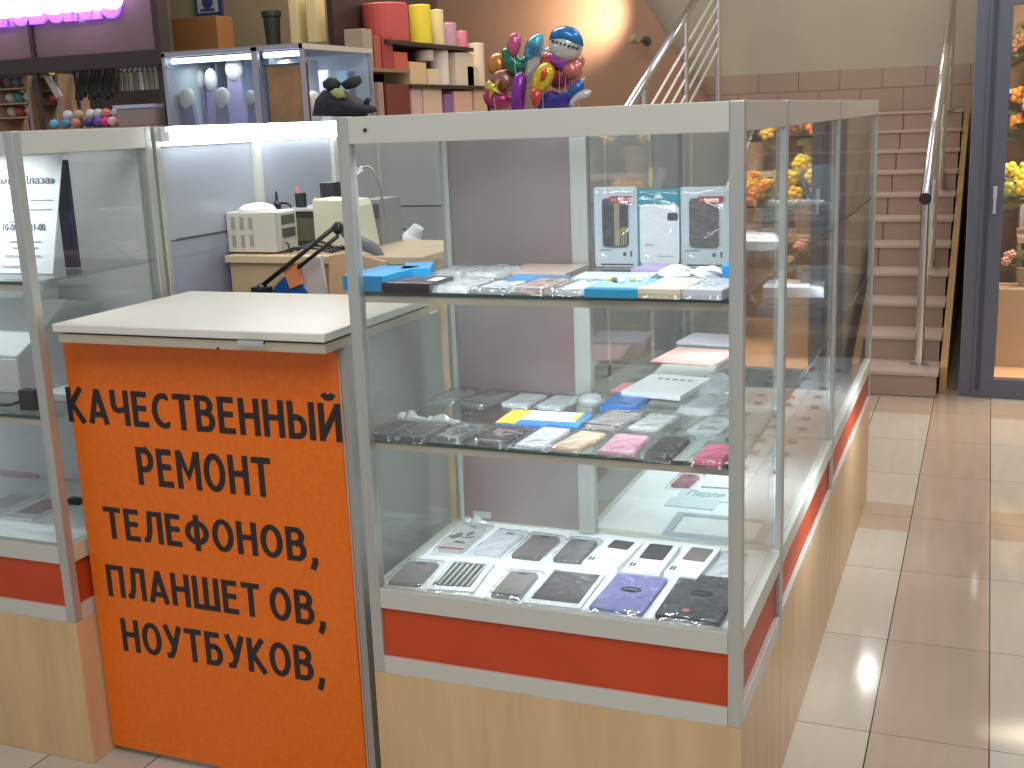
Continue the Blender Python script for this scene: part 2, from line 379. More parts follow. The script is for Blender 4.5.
# ------------------------------------------------------------------ showcases
ZP, ZR0, ZR1, ZF, ZT = .41, .452, .573, .62, 1.677
def showcase(name, label, x0, x1, y0, y1, sides, red, shelves, tube=None, plinth=WOOD, post=.028, bpost=None, ZP=ZP, ZR0=ZR0, ppx=0, top=True, rail_h=.056, split=None):
    t = thing(name, label, 'showcase', ((x0 + x1) / 2, (y0 + y1) / 2, 0)); p = post
    MB().box(x0 - ppx, x1 + ppx, y0 - ppx, y1, 0, ZP).build('plinth', plinth, t, bevel=.002)
    for z0, z1 in ((ZP, ZR0), (ZR1, ZF), (ZT - rail_h, ZT)):
        fr = MB()
        fr.box(x0 + p, x1 - p, y0, y0 + p, z0, z1).box(x0 + p, x1 - p, y1 - p, y1, z0, z1)
        fr.box(x0, x0 + p, y0 + p, y1 - p, z0, z1).box(x1 - p, x1, y0 + p, y1 - p, z0, z1)
        fr.build('rail_frame', ALU_L, t, bevel=.0015)
    for (a, b) in ((x0, y0), (x1 - p, y0), (x0, y1 - (bpost or p)), (x1 - (bpost or p), y1 - (bpost or p))):
        pq = (bpost or p) if b > y0 else p
        MB().box(a, a + pq, b, b + pq, ZP, ZT + .001).build('post', ALU, t, bevel=.003)
    MB().box(x0 + .004, x1 - .004, y0 + .004, y1 - .004, ZF - .022, ZF - .002).build('display_floor', WHITEB, t)
    if top: MB().box(x0 + .004, x1 - .004, y0 + .004, y1 - .004, ZT - .006, ZT - .001).build('top_pane', GLASS, t)
    g = .012
    rects = {'front': (x0 + p, x1 - p, y0 + g, y0 + g + .005), 'back': (x0 + p, x1 - p, y1 - g - .005, y1 - g),
             'left': (x0 + g, x0 + g + .005, y0 + p, y1 - p), 'right': (x1 - g - .005, x1 - g, y0 + p, y1 - p)}
    for s, kind in sides.items():
        a, b, c, d = rects[s]
        if kind == 'glass': MB().box(a, b, c, d, ZF, ZT - rail_h).build('glass_pane', GLASS, t)
        elif kind: kind(t, s, a, b, c, d)
    for s in ('front', 'back', 'left', 'right'):
        a, b, c, d = rects[s]
        MB().box(a, b, c - (.004 if s == 'front' else 0), d, ZR0, ZR1).build('lower_panel', RED if s in red else GREYLAM, t)
    for (z, ya, yb) in shelves:
        sh = MB().box(x0 + .01, x1 - .01, ya, yb, z - .008, z).build('glass_shelf', SHELFG, t)
        if 'front' in red:
            MB().box(x0 + .03, x1 - .03, ya - .003, ya, z - .008, z).build('shelf_edge', EDGE, sh)
            MB().box(x0 + .02, x1 - .02, ya, ya + .012, z - .024, z - .0085).build('shelf_rail', mat('tan_shelf_rail', (.55, .50, .40), .4), t)
        else:
            MB().box(x1 - .022, x1 - .012, ya, yb, z - .014, z - .0085).build('shelf_rail', ALU, t)
    if tube:
        (a, b, r) = tube
        MB().cyl(a, b, r, 12).build('light_tube', TUBE, t, smooth=True)
    return t

def two_doors(matl, zs=(ZF, ZT - .056), n=2, handle=False, knob=False):
    def f(t, s, a, b, c, d):
        L_ = (b - a) if s in ('front', 'back') else (d - c)
        for i in range(n):
            ov = .012; lo = L_ * i / n - (ov if i else 0); hi = L_ * (i + 1) / n; sh = (.007 if i % 2 else 0)
            if s in ('front', 'back'): q = MB().box(a + lo, a + hi, c - sh, d - sh, *zs); e = MB().box(a + hi - .006, a + hi, c - sh - .004, d - sh + .001, *zs)
            else: q = MB().box(a + sh, b + sh, c + lo, c + hi, *zs); e = MB().box(a + sh - .001, b + sh + .004, c + hi - .006, c + hi, *zs)
            o = q.build('sliding_door', matl, t); e.build('door_edge', ALU, o)
    return f

# front case A: silver door at the back left, open glazing at the back right
def back_A(t, s, a, b, c, d):
    MB().box(-1.245, -.925, 2.672, 2.678, ZF + .005, ZT - .056).build('sliding_door', SILVER, t)
    MB().box(-.928, -.885, 2.664, 2.694, ZF, ZT - .05).build('centre_post', ALU, t, bevel=.003)
    MB().box(-1.262, -1.248, 2.664, 2.690, ZF, ZT - .05).build('door_track', ALU, t, bevel=.002)
    MB().box(-1.225, -1.175, 2.668, 2.672, ZF + .012, ZF + .03).build('door_stop', ALU, t)
    MB().box(-.885, -.448, 2.682, 2.687, ZF, ZT - .056).build('glass_pane', GLASS, t)
A = showcase('glass_showcase', 'front glass showcase full of phone cases, with wide red panel and beech plinth', -1.28, -.42, 2.19, 2.70,
             {'front': 'glass', 'left': 'glass', 'right': 'glass', 'back': back_A}, ('front', 'right'),
             [(.972, 2.215, 2.67), (1.305, 2.215, 2.67)], bpost=.016)
MB().cyl((-1.21, 2.2, ZT - .028), (-1.21, 2.186, ZT - .028), .004, 8).build('screw', BLK, A)
MB().cyl((-1.2, 2.215, ZT - .028), (-.5, 2.215, ZT - .028), .007, 10).build('light_tube', TUBE, A, smooth=True)
area('case_tube_front', (-.85, 2.25, ZT - .05), (-.85, 2.45, .6), .75, .02, 3.2, (.88, .96, 1), 140)
for zz_, yy_, pw_ in ((.945, 2.235, 2.3), (1.278, 2.235, 2.6)):
    area('shelf_fill_light', (-.85, yy_, zz_), (-.85, yy_ + .22, zz_ - .3), .76, .015, pw_, (.86, .95, 1), 125)  # added fill lights behind the shelf rails, brightening the lower levels
B = showcase('glass_showcase', 'middle glass showcase of the right row, directly behind the front corner showcase', -.92, -.42, 2.705, 3.70,
             {'left': 'glass', 'right': 'glass', 'back': None}, ('right',), [(.972, 2.73, 3.68), (1.305, 2.73, 3.68)], post=.012, ZP=.442, ZR0=.456)
C_ = showcase('glass_showcase', 'last glass showcase of the right row, ending before the staircase', -.92, -.42, 3.705, 5.0,
             {'left': 'glass', 'right': 'glass', 'back': 'glass'}, ('right',), [(.972, 3.73, 4.95), (1.305, 3.73, 4.95)], post=.012, ZP=.442, ZR0=.456)
for zz_ in (1.28, .948):
    area('case_fill_middle', (-.455, 3.2, zz_), (-.75, 3.2, zz_ - .32), .015, .85, 2.6, (.88, .96, 1), 120)  # added fill lights under the shelves, no fixture modelled
    area('case_fill_last', (-.455, 4.35, zz_), (-.75, 4.35, zz_ - .32), .015, 1.1, 2.6, (.88, .96, 1), 120)
# left front case
FROSTW = mat('white_frosted_panel', (.78, .80, .80), .4, .05)
L1 = showcase('glass_showcase', 'left glass showcase holding the notice sheet, cut by the left picture edge', -3.17, -2.17, 2.19, 2.70,
              {'front': 'glass', 'right': 'glass', 'left': 'glass', 'back': two_doors(FROSTW, n=4)}, ('front', 'right'),
              [(.965, 2.215, 2.67), (1.312, 2.215, 2.67)])
area('case_tube_left', (-2.7, 2.25, ZT - .05), (-2.7, 2.5, .6), .8, .02, 3.6, (.9, .96, 1), 150)
area('stair_wall_lamp', (-1.05, 10.9, 3.75), (-.33, 3.4, 0), .5, .14, 10, (1, .97, .92))
# left row, tube-lit
def side_D(t, s, a, b, c, d):
    for i in range(2):
        lo = c + (d - c) * i / 2; hi = c + (d - c) * (i + 1) / 2
        o = MB().box(b - .004 + .006 * i, b + .002 + .006 * i, lo, hi, 1.355, ZT - .056).build('sliding_door', FROST, t)
        MB().box(b - .003 + .006 * i, b + .004 + .006 * i, lo + .04, hi - .04, 1.353, 1.358).build('door_edge', DGREY, o)
        MB().box(b - .002, b + .001, lo, hi, ZF, 1.352).build('lower_door', mat('blue_grey_lower_door', (.34, .38, .47), .4, .2), t)
        MB().box(b - .004, b + .022, hi - .03, hi, ZF, ZT - .056).build('door_stile', ALU_L, t, bevel=.002)
D = showcase('glass_showcase', 'left row showcase with frosted doors under the glaring tube light', -2.67, -2.17, 2.715, 3.72,
             {'right': side_D, 'left': 'glass', 'front': None, 'back': 'glass'}, (), [(1.31, 2.74, 3.7)], post=.022)
for ya, yb in ((2.76, 3.20), (3.245, 3.69)):
    MB().cyl((-2.140, ya, 1.650), (-2.140, yb, 1.650), .027, 16).build('light_tube', mat('bright_lit_tube', (1, 1, 1), .4, emit=(.90, .96, 1), es=7), D, smooth=True)
    MB().box(-2.168, -2.152, ya - .02, yb + .02, 1.662, 1.676).box(-2.168, -2.14, ya - .022, ya - .004, 1.635, 1.662).build('tube_holder', WHT, D)
area('case_tube_bright', (-2.11, 3.22, 1.64), (-2.05, 3.22, 1.0), .03, .95, 1.3, (.92, .97, 1))
# back row
def front_E(edges, zsplit=1.30):
    def f(t, s, a, b, c, d):
        for i in range(len(edges) - 1):
            o = MB().box(edges[i] + .004, edges[i + 1] - .004, c - .002 * (i % 2), d, zsplit + .004, ZT - .056).build('upper_door', GREYP, t)
            MB().box(edges[i] + .004, edges[i + 1] - .004, c - .002, d, .50, zsplit - .004).build('lower_door', GREYP2, t)
            MB().box(edges[i + 1] - .008, edges[i + 1] + .004, c - .012, d, .5, ZT - .056).build('door_stile', ALU_L, t)
    return f
GREYP = mat('grey_satin_door', (.50, .50, .49), .4, .3, noise=.06, nscale=3)
GREYP2 = mat('darker_grey_satin_door', (.43, .44, .45), .4, .3, noise=.05, nscale=3)
E1 = showcase('back_cabinet', 'rear cabinet with grey doors behind the work desk', -3.10, -1.60, 4.65, 5.10, {'front': front_E((-3.08, -2.51, -2.0, -1.62))}, (), [], post=.02, plinth=GREYLAM, top=False)
E2 = showcase('back_cabinet', 'rear cabinet with narrow grey doors seen through the hanging blister packs', -1.59, -.93, 4.65, 5.10, {'front': front_E((-1.57, -1.46, -1.27, -1.10, -.95))}, (), [], post=.02, plinth=GREYLAM, top=False)
for e in (E1, E2):
    tp = MB().box(e.location.x - (.74 if e is E1 else .32), e.location.x + (.74 if e is E1 else .32), 4.66, 5.09, ZT - .02, ZT + .002).build('cabinet_top', GREYLAM, e)

# ------------------------------------------------------------------ counter with the orange sign
ct = thing('service_counter', 'service counter with cream top and orange repair sign between the two front showcases', 'counter', (-1.73, 2.48, 0))
MB().box(-2.155, -1.362, 2.2705, 2.29, .02, 1.168).build('front_board', GREYLAM, ct)
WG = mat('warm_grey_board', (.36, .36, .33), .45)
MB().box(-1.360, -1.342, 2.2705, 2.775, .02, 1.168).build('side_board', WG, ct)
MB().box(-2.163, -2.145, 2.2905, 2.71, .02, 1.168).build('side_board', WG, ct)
UND = mat('beech_underboard', (.50, .44, .33), .4)
MB().box(-2.098, -1.342, 2.182, 2.715, 1.168, 1.190).build('under_board', UND, ct, bevel=.002)
MB().box(-2.07, -1.36, 2.187, 2.71, 1.190, 1.195).build('gap_strip', BLK, ct)
MB().box(-2.106, -1.338, 2.174, 2.72, 1.195, 1.215).build('counter_top', CREAM, ct, bevel=.003)
MB().box(-1.555, -1.485, 2.156, 2.163, 1.186, 1.195).cyl((-1.555, 2.159, 1.193), (-1.485, 2.159, 1.193), .004, 8).build('hinge', CHROME, ct)
MB().cyl((-1.62, 2.173, 1.173), (-1.62, 2.169, 1.173), .003, 8).build('screw', BLK, ct)
SY_ = 2.262
sg = MB().box(-2.163, -1.366, SY_, SY_ + .008, .02, 1.168).build('sign_panel', ORANGE, ct)
V_, H_ = .19, .155                                  # stem and bar weights of the condensed bold capitals
def arc(cx, cz, rx, rz, a0, a1, n=14): return [(cx + rx * math.cos(math.radians(a0 + (a1 - a0) * i / n)), cz + rz * math.sin(math.radians(a0 + (a1 - a0) * i / n))) for i in range(n + 1)]
GL = {
 'К': (.66, [[(.095, 0), (.095, 1)], [(.14, .47), (.56, 1)], [(.20, .52), (.60, 0)]]),
 'А': (.74, [[(.08, 0), (.37, .98)], [(.66, 0), (.37, .98)], [(.20, .27), (.54, .27)]]),
 'Ч': (.66, [[(.565, 0), (.565, 1)], [(.095, 1), (.095, .60), (.14, .46), (.28, .42), (.56, .47)]]),
 'Е': (.58, [[(.095, 0), (.095, 1)], [(.1, .92), (.54, .92)], [(.1, .53), (.50, .53)], [(.1, .08), (.55, .08)]]),
 'С': (.64, [[(.60, .88)] + arc(.42, .5, .325, .42, 62, 298) + [(.60, .12)]]),
 'Т': (.64, [[(.32, 0), (.32, 1)], [(0, .92), (.64, .92)]]),
 'В': (.66, [[(.095, 0), (.095, 1)], [(.1, .92), (.34, .92)] + arc(.34, .725, .18, .195, 90, -90, 10) + [(.1, .53)], [(.1, .53), (.36, .53)] + arc(.36, .305, .20, .225, 90, -90, 10) + [(.1, .08)]]),
 'Н': (.68, [[(.095, 0), (.095, 1)], [(.585, 0), (.585, 1)], [(.1, .53), (.58, .53)]]),
 'Ы': (.86, [[(.095, 0), (.095, 1)], [(.1, .57), (.32, .57)] + arc(.32, .325, .18, .245, 90, -90, 10) + [(.1, .08)], [(.765, 0), (.765, 1)]]),
 'Й': (.70, [[(.095, 0), (.095, 1)], [(.605, 0), (.605, 1)], [(.12, .12), (.58, .88)], arc(.35, 1.30, .16, .16, 200, 340, 8)]),
 'Р': (.62, [[(.095, 0), (.095, 1)], [(.1, .92), (.32, .92)] + arc(.32, .67, .20, .25, 90, -90, 10) + [(.1, .42)]]),
 'М': (.84, [[(.095, 0), (.095, 1)], [(.745, 0), (.745, 1)], [(.12, .95), (.42, .34), (.72, .95)]]),
 'О': (.74, [arc(.37, .5, .275, .42, 0, 360, 24)]),
 'Ф': (.84, [[(.42, -.06), (.42, 1.04)], arc(.42, .5, .325, .30, 0, 360, 24)]),
 'Л': (.70, [[(.605, 0), (.605, .92), (.26, .92), (.22, .35), (.14, .10), (.0, .08)]]),
 'П': (.68, [[(.095, 0), (.095, .92), (.585, .92), (.585, 0)]]),
 'Ш': (.96, [[(.095, 0), (.095, 1)], [(.48, 0), (.48, 1)], [(.865, 0), (.865, 1)], [(.095, .08), (.865, .08)]]),
 'У': (.66, [[(.06, 1), (.36, .36)], [(.60, 1), (.34, .28), (.24, .10), (.06, .08)]]),
 'Б': (.64, [[(.095, 0), (.095, 1)], [(.1, .92), (.54, .92)], [(.1, .57), (.34, .57)] + arc(.34, .325, .19, .245, 90, -90, 10) + [(.1, .08)]]),
 ',': (.26, [[(.14, .16), (.14, .02), (.05, -.20)]]),
 ' ': (.10, []),
}
def stroke(mb, pts, y0, y1, fx_, fz_):
    n = len(pts); L_, R_ = [], []
    for i, p in enumerate(pts):
        a = pts[max(i - 1, 0)]; b = pts[min(i + 1, n - 1)]
        closed = n > 4 and abs(pts[0][0] - pts[-1][0]) + abs(pts[0][1] - pts[-1][1]) < 1e-6
        if closed: a = pts[i - 1] if i else pts[-2]; b = pts[i + 1] if i < n - 1 else pts[1]
        def nr(u, v):
            d = (v[0] - u[0], v[1] - u[1]); l = math.hypot(*d) or 1; return (-d[1] / l, d[0] / l)
        if 0 < i < n - 1 or closed:
            n1 = nr(a, p); n2 = nr(p, b); m = (n1[0] + n2[0], n1[1] + n2[1]); l = math.hypot(*m) or 1; m = (m[0] / l, m[1] / l)
            k = 1 / max(.6, m[0] * n1[0] + m[1] * n1[1])
        else: m = nr(a, b); k = 1
        L_.append((p[0] + m[0] * V_ / 2 * k, p[1] + m[1] * H_ / 2 * k)); R_.append((p[0] - m[0] * V_ / 2 * k, p[1] - m[1] * H_ / 2 * k))
    for i in range(n - 1):
        q = [L_[i], R_[i], R_[i + 1], L_[i + 1]]
        mb.add([(fx_(c[0]), y, fz_(c[1])) for y in (y0, y1) for c in q], [(0, 1, 2, 3), (7, 6, 5, 4), (0, 4, 5, 1), (1, 5, 6, 2), (2, 6, 7, 3), (3, 7, 4, 0)])
def sline(s, x0, z_c, x1, z0, z1):
    adv = .115; tot = sum(GL[c][0] + adv for c in s) - adv; sc = (x1 - x0) / tot; h = z1 - z0
    mb = MB(); x = 0
    for c in s:
        w, st_ = GL[c]
        for k_, pts in enumerate(st_): stroke(mb, pts, SY_ - .0008 - .00012 * k_, SY_ - .0001, lambda q: x0 + (x + q) * sc, lambda q: z0 + q * h)
        x += w + adv
    mb.build('lettering', BLACK, sg)
def PX(u, v): return P(u, v, y=SY_)
def tline(s, tl, bl, tr_, br, drop=0, rise=0):
    a = PX(*tl); b = PX(*bl); c = PX(*tr_); d = PX(*br)
    z1 = (a.z + c.z) / 2 + rise; z0 = (b.z + d.z) / 2 - drop
    sline(s, (a.x + b.x) / 2, 0, (c.x + d.x) / 2, z0, z1)
tline('КАЧЕСТВЕННЫЙ', (66, 385), (68, 420), (341, 406), (342, 444))
tline('РЕМОНТ', (136, 444), (138, 485), (271, 461), (272, 497), )
tline('ТЕЛЕФОНОВ,', (103, 504), (106, 539), (318, 532), (318, 562))
tline('ПЛАНШЕТ ОВ,', (105, 562), (109, 597), (325, 595), (326, 626))
tline('НОУТБУКОВ,', (120, 617), (124, 651), (324, 650), (325, 683))

# ------------------------------------------------------------------ goods
def place(q, z):
    """four image corners bl, br, tr, tl resolved on the shelf plane z -> centre, width, depth, angle"""
    a, b, c, d = [P(u, v, z=z) for u, v in q]
    ce = (a + b + c + d) / 4; wv = ((b - a) + (c - d)) / 2; dv = ((d - a) + (c - b)) / 2
    return ce, wv.length, dv.length, math.atan2(wv.y, wv.x)
CASEC = {}
def cmat(col, rough=.35, coat=.2):
    k = 'case_' + '_'.join('%02d' % int(c * 99) for c in col) + ('m' if rough > .4 else '')
    return mat(k, col, rough, coat=coat)
def film_mb(w, d, h, flap=0, nx=12, ny=14, margin=.004, dy=0):
    mb = MB(); vs = []; fs = []
    W = w + 2 * margin; Dp = d + 2 * margin
    for j in range(ny + 1):
        for i in range(nx + 1):
            x = -W / 2 + W * i / nx; y = -Dp / 2 + Dp * j / ny
            e = min(i, nx - i, j, ny - j)
            z = .0008 + (h + .0015) * min(1, e / 1.0) + (R.random() - .3) * .0024 * (e > 0) + R.random() * .001
            vs.append((x + (R.random() - .5) * .003, y + dy + (R.random() - .5) * .003, z))
    for j in range(ny):
        for i in range(nx):
            k = j * (nx + 1) + i; fs.append((k, k + 1, k + nx + 2, k + nx + 1))
    mb.add(vs, fs)
    if False:                                       # the crumpled open end of the bag, standing up at the far side
        n = 7; vs = []; 
        for i in range(n + 1):
            x = -W / 2 + W * i / n
            vs.append((x, Dp / 2 - .002, .002)); vs.append((x * .92 + .004, Dp / 2 + .012 + .01 * R.random(), flap * (.35 + .65 * R.random())))
        mb.add(vs, [(2 * i, 2 * i + 2, 2 * i + 3, 2 * i + 1) for i in range(n)])
    return mb
def phone_case(w, d, h, hole=True):
    mb = MB().prism(rr(-w / 2, w / 2, -d / 2, d / 2, min(w, d) * .12), 0, h * .7)
    mb.prism(rr(-w / 2 + .0025, w / 2 - .0025, -d / 2 + .0025, d / 2 - .0025, min(w, d) * .11), h * .7, h)
    return mb
def bagged(q, z, h, col, label, cat='phone case', group=None, flap=0, lens=True, film=None, name='phone_case_pack', trim=None, stripes=None, shrink=.82, rough=.35):
    ce, w, d, a = place(q, z)
    t = thing(name, label, cat, (ce.x, ce.y, z + .0006), group, a, local=True)
    cw, cd_ = w * shrink, d * shrink
    c = phone_case(cw, cd_, h).build('case', cmat(col, rough), t)
    if lens:
        lw = cw * .30
        MB().prism(rr(-lw / 2, lw / 2, cd_ / 2 - .018, cd_ / 2 - .010, .0035), h, h + .0006).build('camera_hole', BLK, c)
    if trim:
        MB().box(-cw / 2, cw / 2, -cd_ / 2 + .002, -cd_ / 2 + .010, h, h + .0008).build('trim_strip', cmat(trim), c)
    if stripes:
        mb = MB()
        for i in range(6):
            x = (R.random() - .5) * cw * .6; y_ = (R.random() - .5) * cd_ * .5; a_ = R.random() * 3; l_ = .014 + .012 * R.random(); b_ = .004 + .005 * R.random()
            mb.prism([(x + l_ * .8 * math.cos(t_) * math.cos(a_) - b_ * math.sin(t_) * math.sin(a_), y_ + l_ * .8 * math.cos(t_) * math.sin(a_) + b_ * math.sin(t_) * math.cos(a_)) for t_ in [k_ * .7 for k_ in range(9)]], h, h + .0005 + .0001 * i)
        mb.build('printed_pattern', cmat(stripes), c)
    bg = film_mb(w, d, h, 0).build('bag', film or FILM, t, smooth=True)
    if flap:                                        # the crumpled open end of the bag, standing up at the far side
        W, Dp = w + .008, d + .008; n = 8; vs = []
        for i in range(n + 1):
            x = -W / 2 + W * i / n; u = abs(i / n - .35)
            vs += [(x, Dp / 2 - .004, .003), (x * .95, Dp / 2 + .004 + .006 * R.random(), flap * (.85 - u) * (.6 + .6 * R.random()) + .004)]
        MB().add(vs, [(2 * i, 2 * i + 2, 2 * i + 3, 2 * i + 1) for i in range(n)]).build('bag_flap', FILM2, bg)
    return t
def boxed(q, z, h, label, window=(.2, .2, .2), wtop=.93, wbot=.38, wx=.16, logo=True, boxcol=None, group=None, cat='phone case', name='boxed_phone_case', film=False, pattern=None, logocol=(.01, .03, .12)):
    ce, w, d, a = place(q, z)
    t = thing(name, label, cat, (ce.x, ce.y, z + .0006), group, a, local=True)
    b = MB().prism(rr(-w / 2, w / 2, -d / 2, d / 2, .003, 2), 0, h).build('box', cmat(boxcol) if boxcol else WHT, t)
    x0, x1, y0, y1 = -w / 2 + w * wx, w / 2 - w * wx, -d / 2 + d * wbot, -d / 2 + d * wtop
    wi = MB().prism(rr(x0, x1, y0, y1, .006), h, h + .0006).build('window', mat('window_%02d%02d%02d' % tuple(int(c * 99) for c in window), window, .2, coat=.25), b)
    if pattern:
        mb = MB()
        for i in range(6):
            u = x0 + (x1 - x0) * (i + .3) / 6
            mb.add([(u, y0 + .004, h + .001), (u + .004, y0 + .004, h + .001), (min(u + .010, x1), y1 - .006, h + .001), (min(u + .004, x1), y1 - .004, h + .001)], [(0, 1, 2, 3)])
        mb.build('printed_pattern', cmat(pattern), wi)
    if logo:
        mb = MB(); lw = w * .16
        mb.box(-w / 2 + w * .06, -w / 2 + w * .06 + lw * .45, -d / 2 + d * .12, -d / 2 + d * .24, h, h + .0005)
        mb.box(-w / 2 + w * .06 + lw * .6, -w / 2 + w * .06 + lw, -d / 2 + d * .12, -d / 2 + d * .24, h, h + .0005)
        mb.build('logo', cmat(logocol), b)
        MB().box(-w * .1, w * .38, -d / 2 + d * .26, -d / 2 + d * .28, h, h + .0004).box(-w * .1, w * .25, -d / 2 + d * .16, -d / 2 + d * .175, h, h + .0004).build('small_print', cmat((.35, .42, .5)), b)
    if film: film_mb(w, d, h, 0).build('bag', FILM, t, smooth=True)
    return t
BR = 'front showcase, bottom level'
ZB = ZF - .002
# bottom level, front row
bagged([(381, 588), (424, 591), (443, 564), (407, 561)], ZB, .009, (.23, .20, .19), 'taupe phone case in clear bag, leftmost on the bottom level')
boxed([(424, 592), (468, 594), (498, 568), (453, 564)], ZB, .008, 'white card phone case pack with zebra-like streaked window on the bottom level', window=(.10, .10, .09), wbot=.12, wtop=.95, wx=.12, pattern=(.55, .56, .52), logocol=(.0, .05, .25), film=True)
bagged([(486, 601), (521, 605), (544, 575), (508, 572)], ZB, .011, (.26, .24, .22), 'grey-brown phone case with dark lower edge in front row between zebra pack and white-framed pack', trim=(.06, .05, .06))
boxed([(525, 605), (583, 611), (603, 576), (552, 570)], ZB, .006, 'white-framed flat pack with large dark glossy window beside the purple sleeve', window=(.07, .065, .07), wbot=.10, wtop=.93, wx=.07, logo=False, film=True, name='tablet_case_pack', cat='tablet case')
def sleeve(q, z, h, col, label, sticker=False, name='tablet_sleeve'):
    ce, w, d, a = place(q, z)
    t = thing(name, label, 'tablet case', (ce.x, ce.y, z + .0006), None, a, local=True)
    s = MB().prism(rr(-w * .46, w * .46, -d * .46, d * .46, .006), 0, h).build('sleeve', cmat(col, .6, .0), t)
    ov = [(.024 * math.cos(k * math.pi / 12), .015 * math.sin(k * math.pi / 12) + d * .06) for k in range(24)]
    lg = MB().prism(ov, h, h + .0006).build('oval_logo', mat('matt_black_print', (.008, .008, .01), .95, spec=.1), s)
    iv = [(.0135 * math.cos(k * math.pi / 12), .0078 * math.sin(k * math.pi / 12) + d * .06) for k in range(24)]
    mk = MB()
    for i in range(4): mk.box(-.015 + .008 * i, -.0100 + .008 * i, d * .06 - .003, d * .06 + .0032, h + .0006, h + .001)
    mk.build('logo_mark', cmat(tuple(min(1, c * 1.3 + .05) for c in col)), lg)
    if sticker: MB().prism(rr(-.018, -.004, -d * .34, -d * .29, .002, 2), h, h + .0005).build('orange_sticker', mat('orange_sticker', (.85, .15, .04), .5), s)
    film_mb(w * .97, d * .97, h, 0, 14, 14).build('bag', FILM, t, smooth=True)
sleeve([(586, 612), (649, 622), (665, 580), (617, 575)], ZB, .010, (.20, .20, .42), 'purple-blue tablet sleeve with dark oval logo in clear bag')
sleeve([(651, 622), (730, 632), (738, 583), (681, 576)], ZB, .013, (.055, .055, .065), 'dark grey tablet sleeve in shiny bag with small orange sticker at the corner post', sticker=True)
# bottom level, back row
t = bagged([(440, 556), (467, 558), (488, 528), (456, 525)], ZB, .012, (.62, .60, .58), 'white and dark red pack with raised bag flap, back left of the bottom level', flap=.03, trim=(.35, .03, .05), stripes=(.10, .10, .11))
bagged([(472, 558), (503, 562), (526, 535), (496, 531)], ZB, .010, (.66, .70, .72), 'milky white phone case in clear bag next to the dark red edged pack', film=FILM)
bagged([(508, 561), (543, 565), (563, 539), (530, 535)], ZB, .011, (.15, .125, .12), 'dark brown bagged case, left of the two brown ones on the bottom level')
bagged([(549, 565), (584, 568), (601, 543), (568, 539)], ZB, .011, (.13, .12, .12), 'dark brown bagged case, right of the two brown ones, touching the white boxes')
boxed([(586, 570), (625, 576), (637, 548), (606, 544)], ZB, .018, 'white boxed phone case with a low wide window, left of the three white boxes', window=(.09, .08, .08), wbot=.62, wtop=.93, wx=.2)
boxed([(626, 577), (667, 581), (674, 552), (644, 548)], ZB, .018, 'white boxed phone case with a tall dark window, middle of the three white boxes', window=(.07, .065, .065), wbot=.40, wtop=.94)
boxed([(668, 581), (704, 586), (715, 555), (685, 551)], ZB, .018, 'white boxed phone case with a small brownish window, right of the three white boxes', window=(.20, .17, .16), wbot=.48, wtop=.92)
bagged([(708, 586), (738, 589), (743, 558), (718, 555)], ZB, .012, (.72, .74, .76), 'white bagged case with small red and black print behind the corner post', trim=(.55, .05, .08))

# middle shelf
ZM = .972
DK = (.045, .045, .05)
bagged([(366, 440), (398, 443), (418, 424), (390, 421)], ZM, .010, DK, 'dark grey phone case in bag with raised white flap, leftmost on the middle shelf', flap=.028)
bagged([(399, 443), (430, 446), (452, 425), (422, 423)], ZM, .010, (.06, .06, .065), 'dark grey phone case in bag, second from the left on the middle shelf', flap=.02)
bagged([(433, 442), (461, 445), (487, 428), (461, 425)], ZM, .010, (.18, .19, .19), 'grey streaked phone case in bag, third from the left on the middle shelf', stripes=(.04, .04, .04))
bagged([(477, 447), (508, 450), (527, 431), (498, 428)], ZM, .012, (.06, .05, .05), 'dark phone case with a beige printed picture on the middle shelf', stripes=(.42, .32, .27))
bagged([(510, 451), (547, 453), (574, 431), (541, 427)], ZM, .008, (.74, .76, .84), 'plain white phone case in bag between the beige print and the peach case', film=FILM, lens=False)
bagged([(550, 453), (585, 457), (605, 436), (576, 432)], ZM, .010, (.80, .58, .40), 'peach and cream printed phone case in bag on the middle shelf', stripes=(.85, .76, .66), lens=False)
bagged([(593, 457), (639, 460), (652, 438), (612, 435)], ZM, .009, (.78, .40, .52), 'pale pink phone case in bag on the middle shelf', lens=False)
bagged([(643, 461), (678, 465), (690, 441), (658, 439)], ZM, .012, (.03, .03, .03), 'black glossy phone case in bag between two pink cases', lens=False)
bagged([(692, 467), (731, 470), (735, 449), (702, 445)], ZM, .010, (.85, .16, .32), 'bright pink phone case in bag against the corner post', lens=False)
# middle shelf second row
t = thing('screen_film_pack', 'blue and yellow screen protector pack on the middle shelf', 'screen protector', tuple(P(545, 421, z=ZM + .001)), None, place([(496, 424), (575, 430), (588, 415), (506, 412)], ZM)[3], local=True)
_, w1, d1, _ = place([(496, 424), (575, 430), (588, 415), (506, 412)], ZM)
pb = MB().box(-w1 / 2, w1 / 2, -d1 / 2, d1 / 2, 0, .006).build('blue_card', cmat((.02, .22, .62)), t)
MB().box(-w1 * .42, w1 * .40, -d1 * .15, d1 * .5, .006, .0075).build('white_film', WHT, pb)
MB().box(-w1 / 2, -w1 * .26, -d1 / 2, d1 / 2, .006, .0085).box(w1 * .33, w1 * .40, -d1 * .1, d1 * .45, .0075, .0085).build('yellow_label', cmat((.72, .58, .08)), pb)
bagged([(588, 430), (628, 435), (641, 415), (602, 411)], ZM, .010, (.46, .42, .41), 'silver grey phone case with black edge in shiny bag in front of the blue case', trim=(.05, .05, .05))
bagged([(630, 432), (668, 436), (676, 416), (642, 413)], ZM, .006, (.56, .60, .60), 'flat clear empty phone case in bag, right of the silver grey case', lens=False)
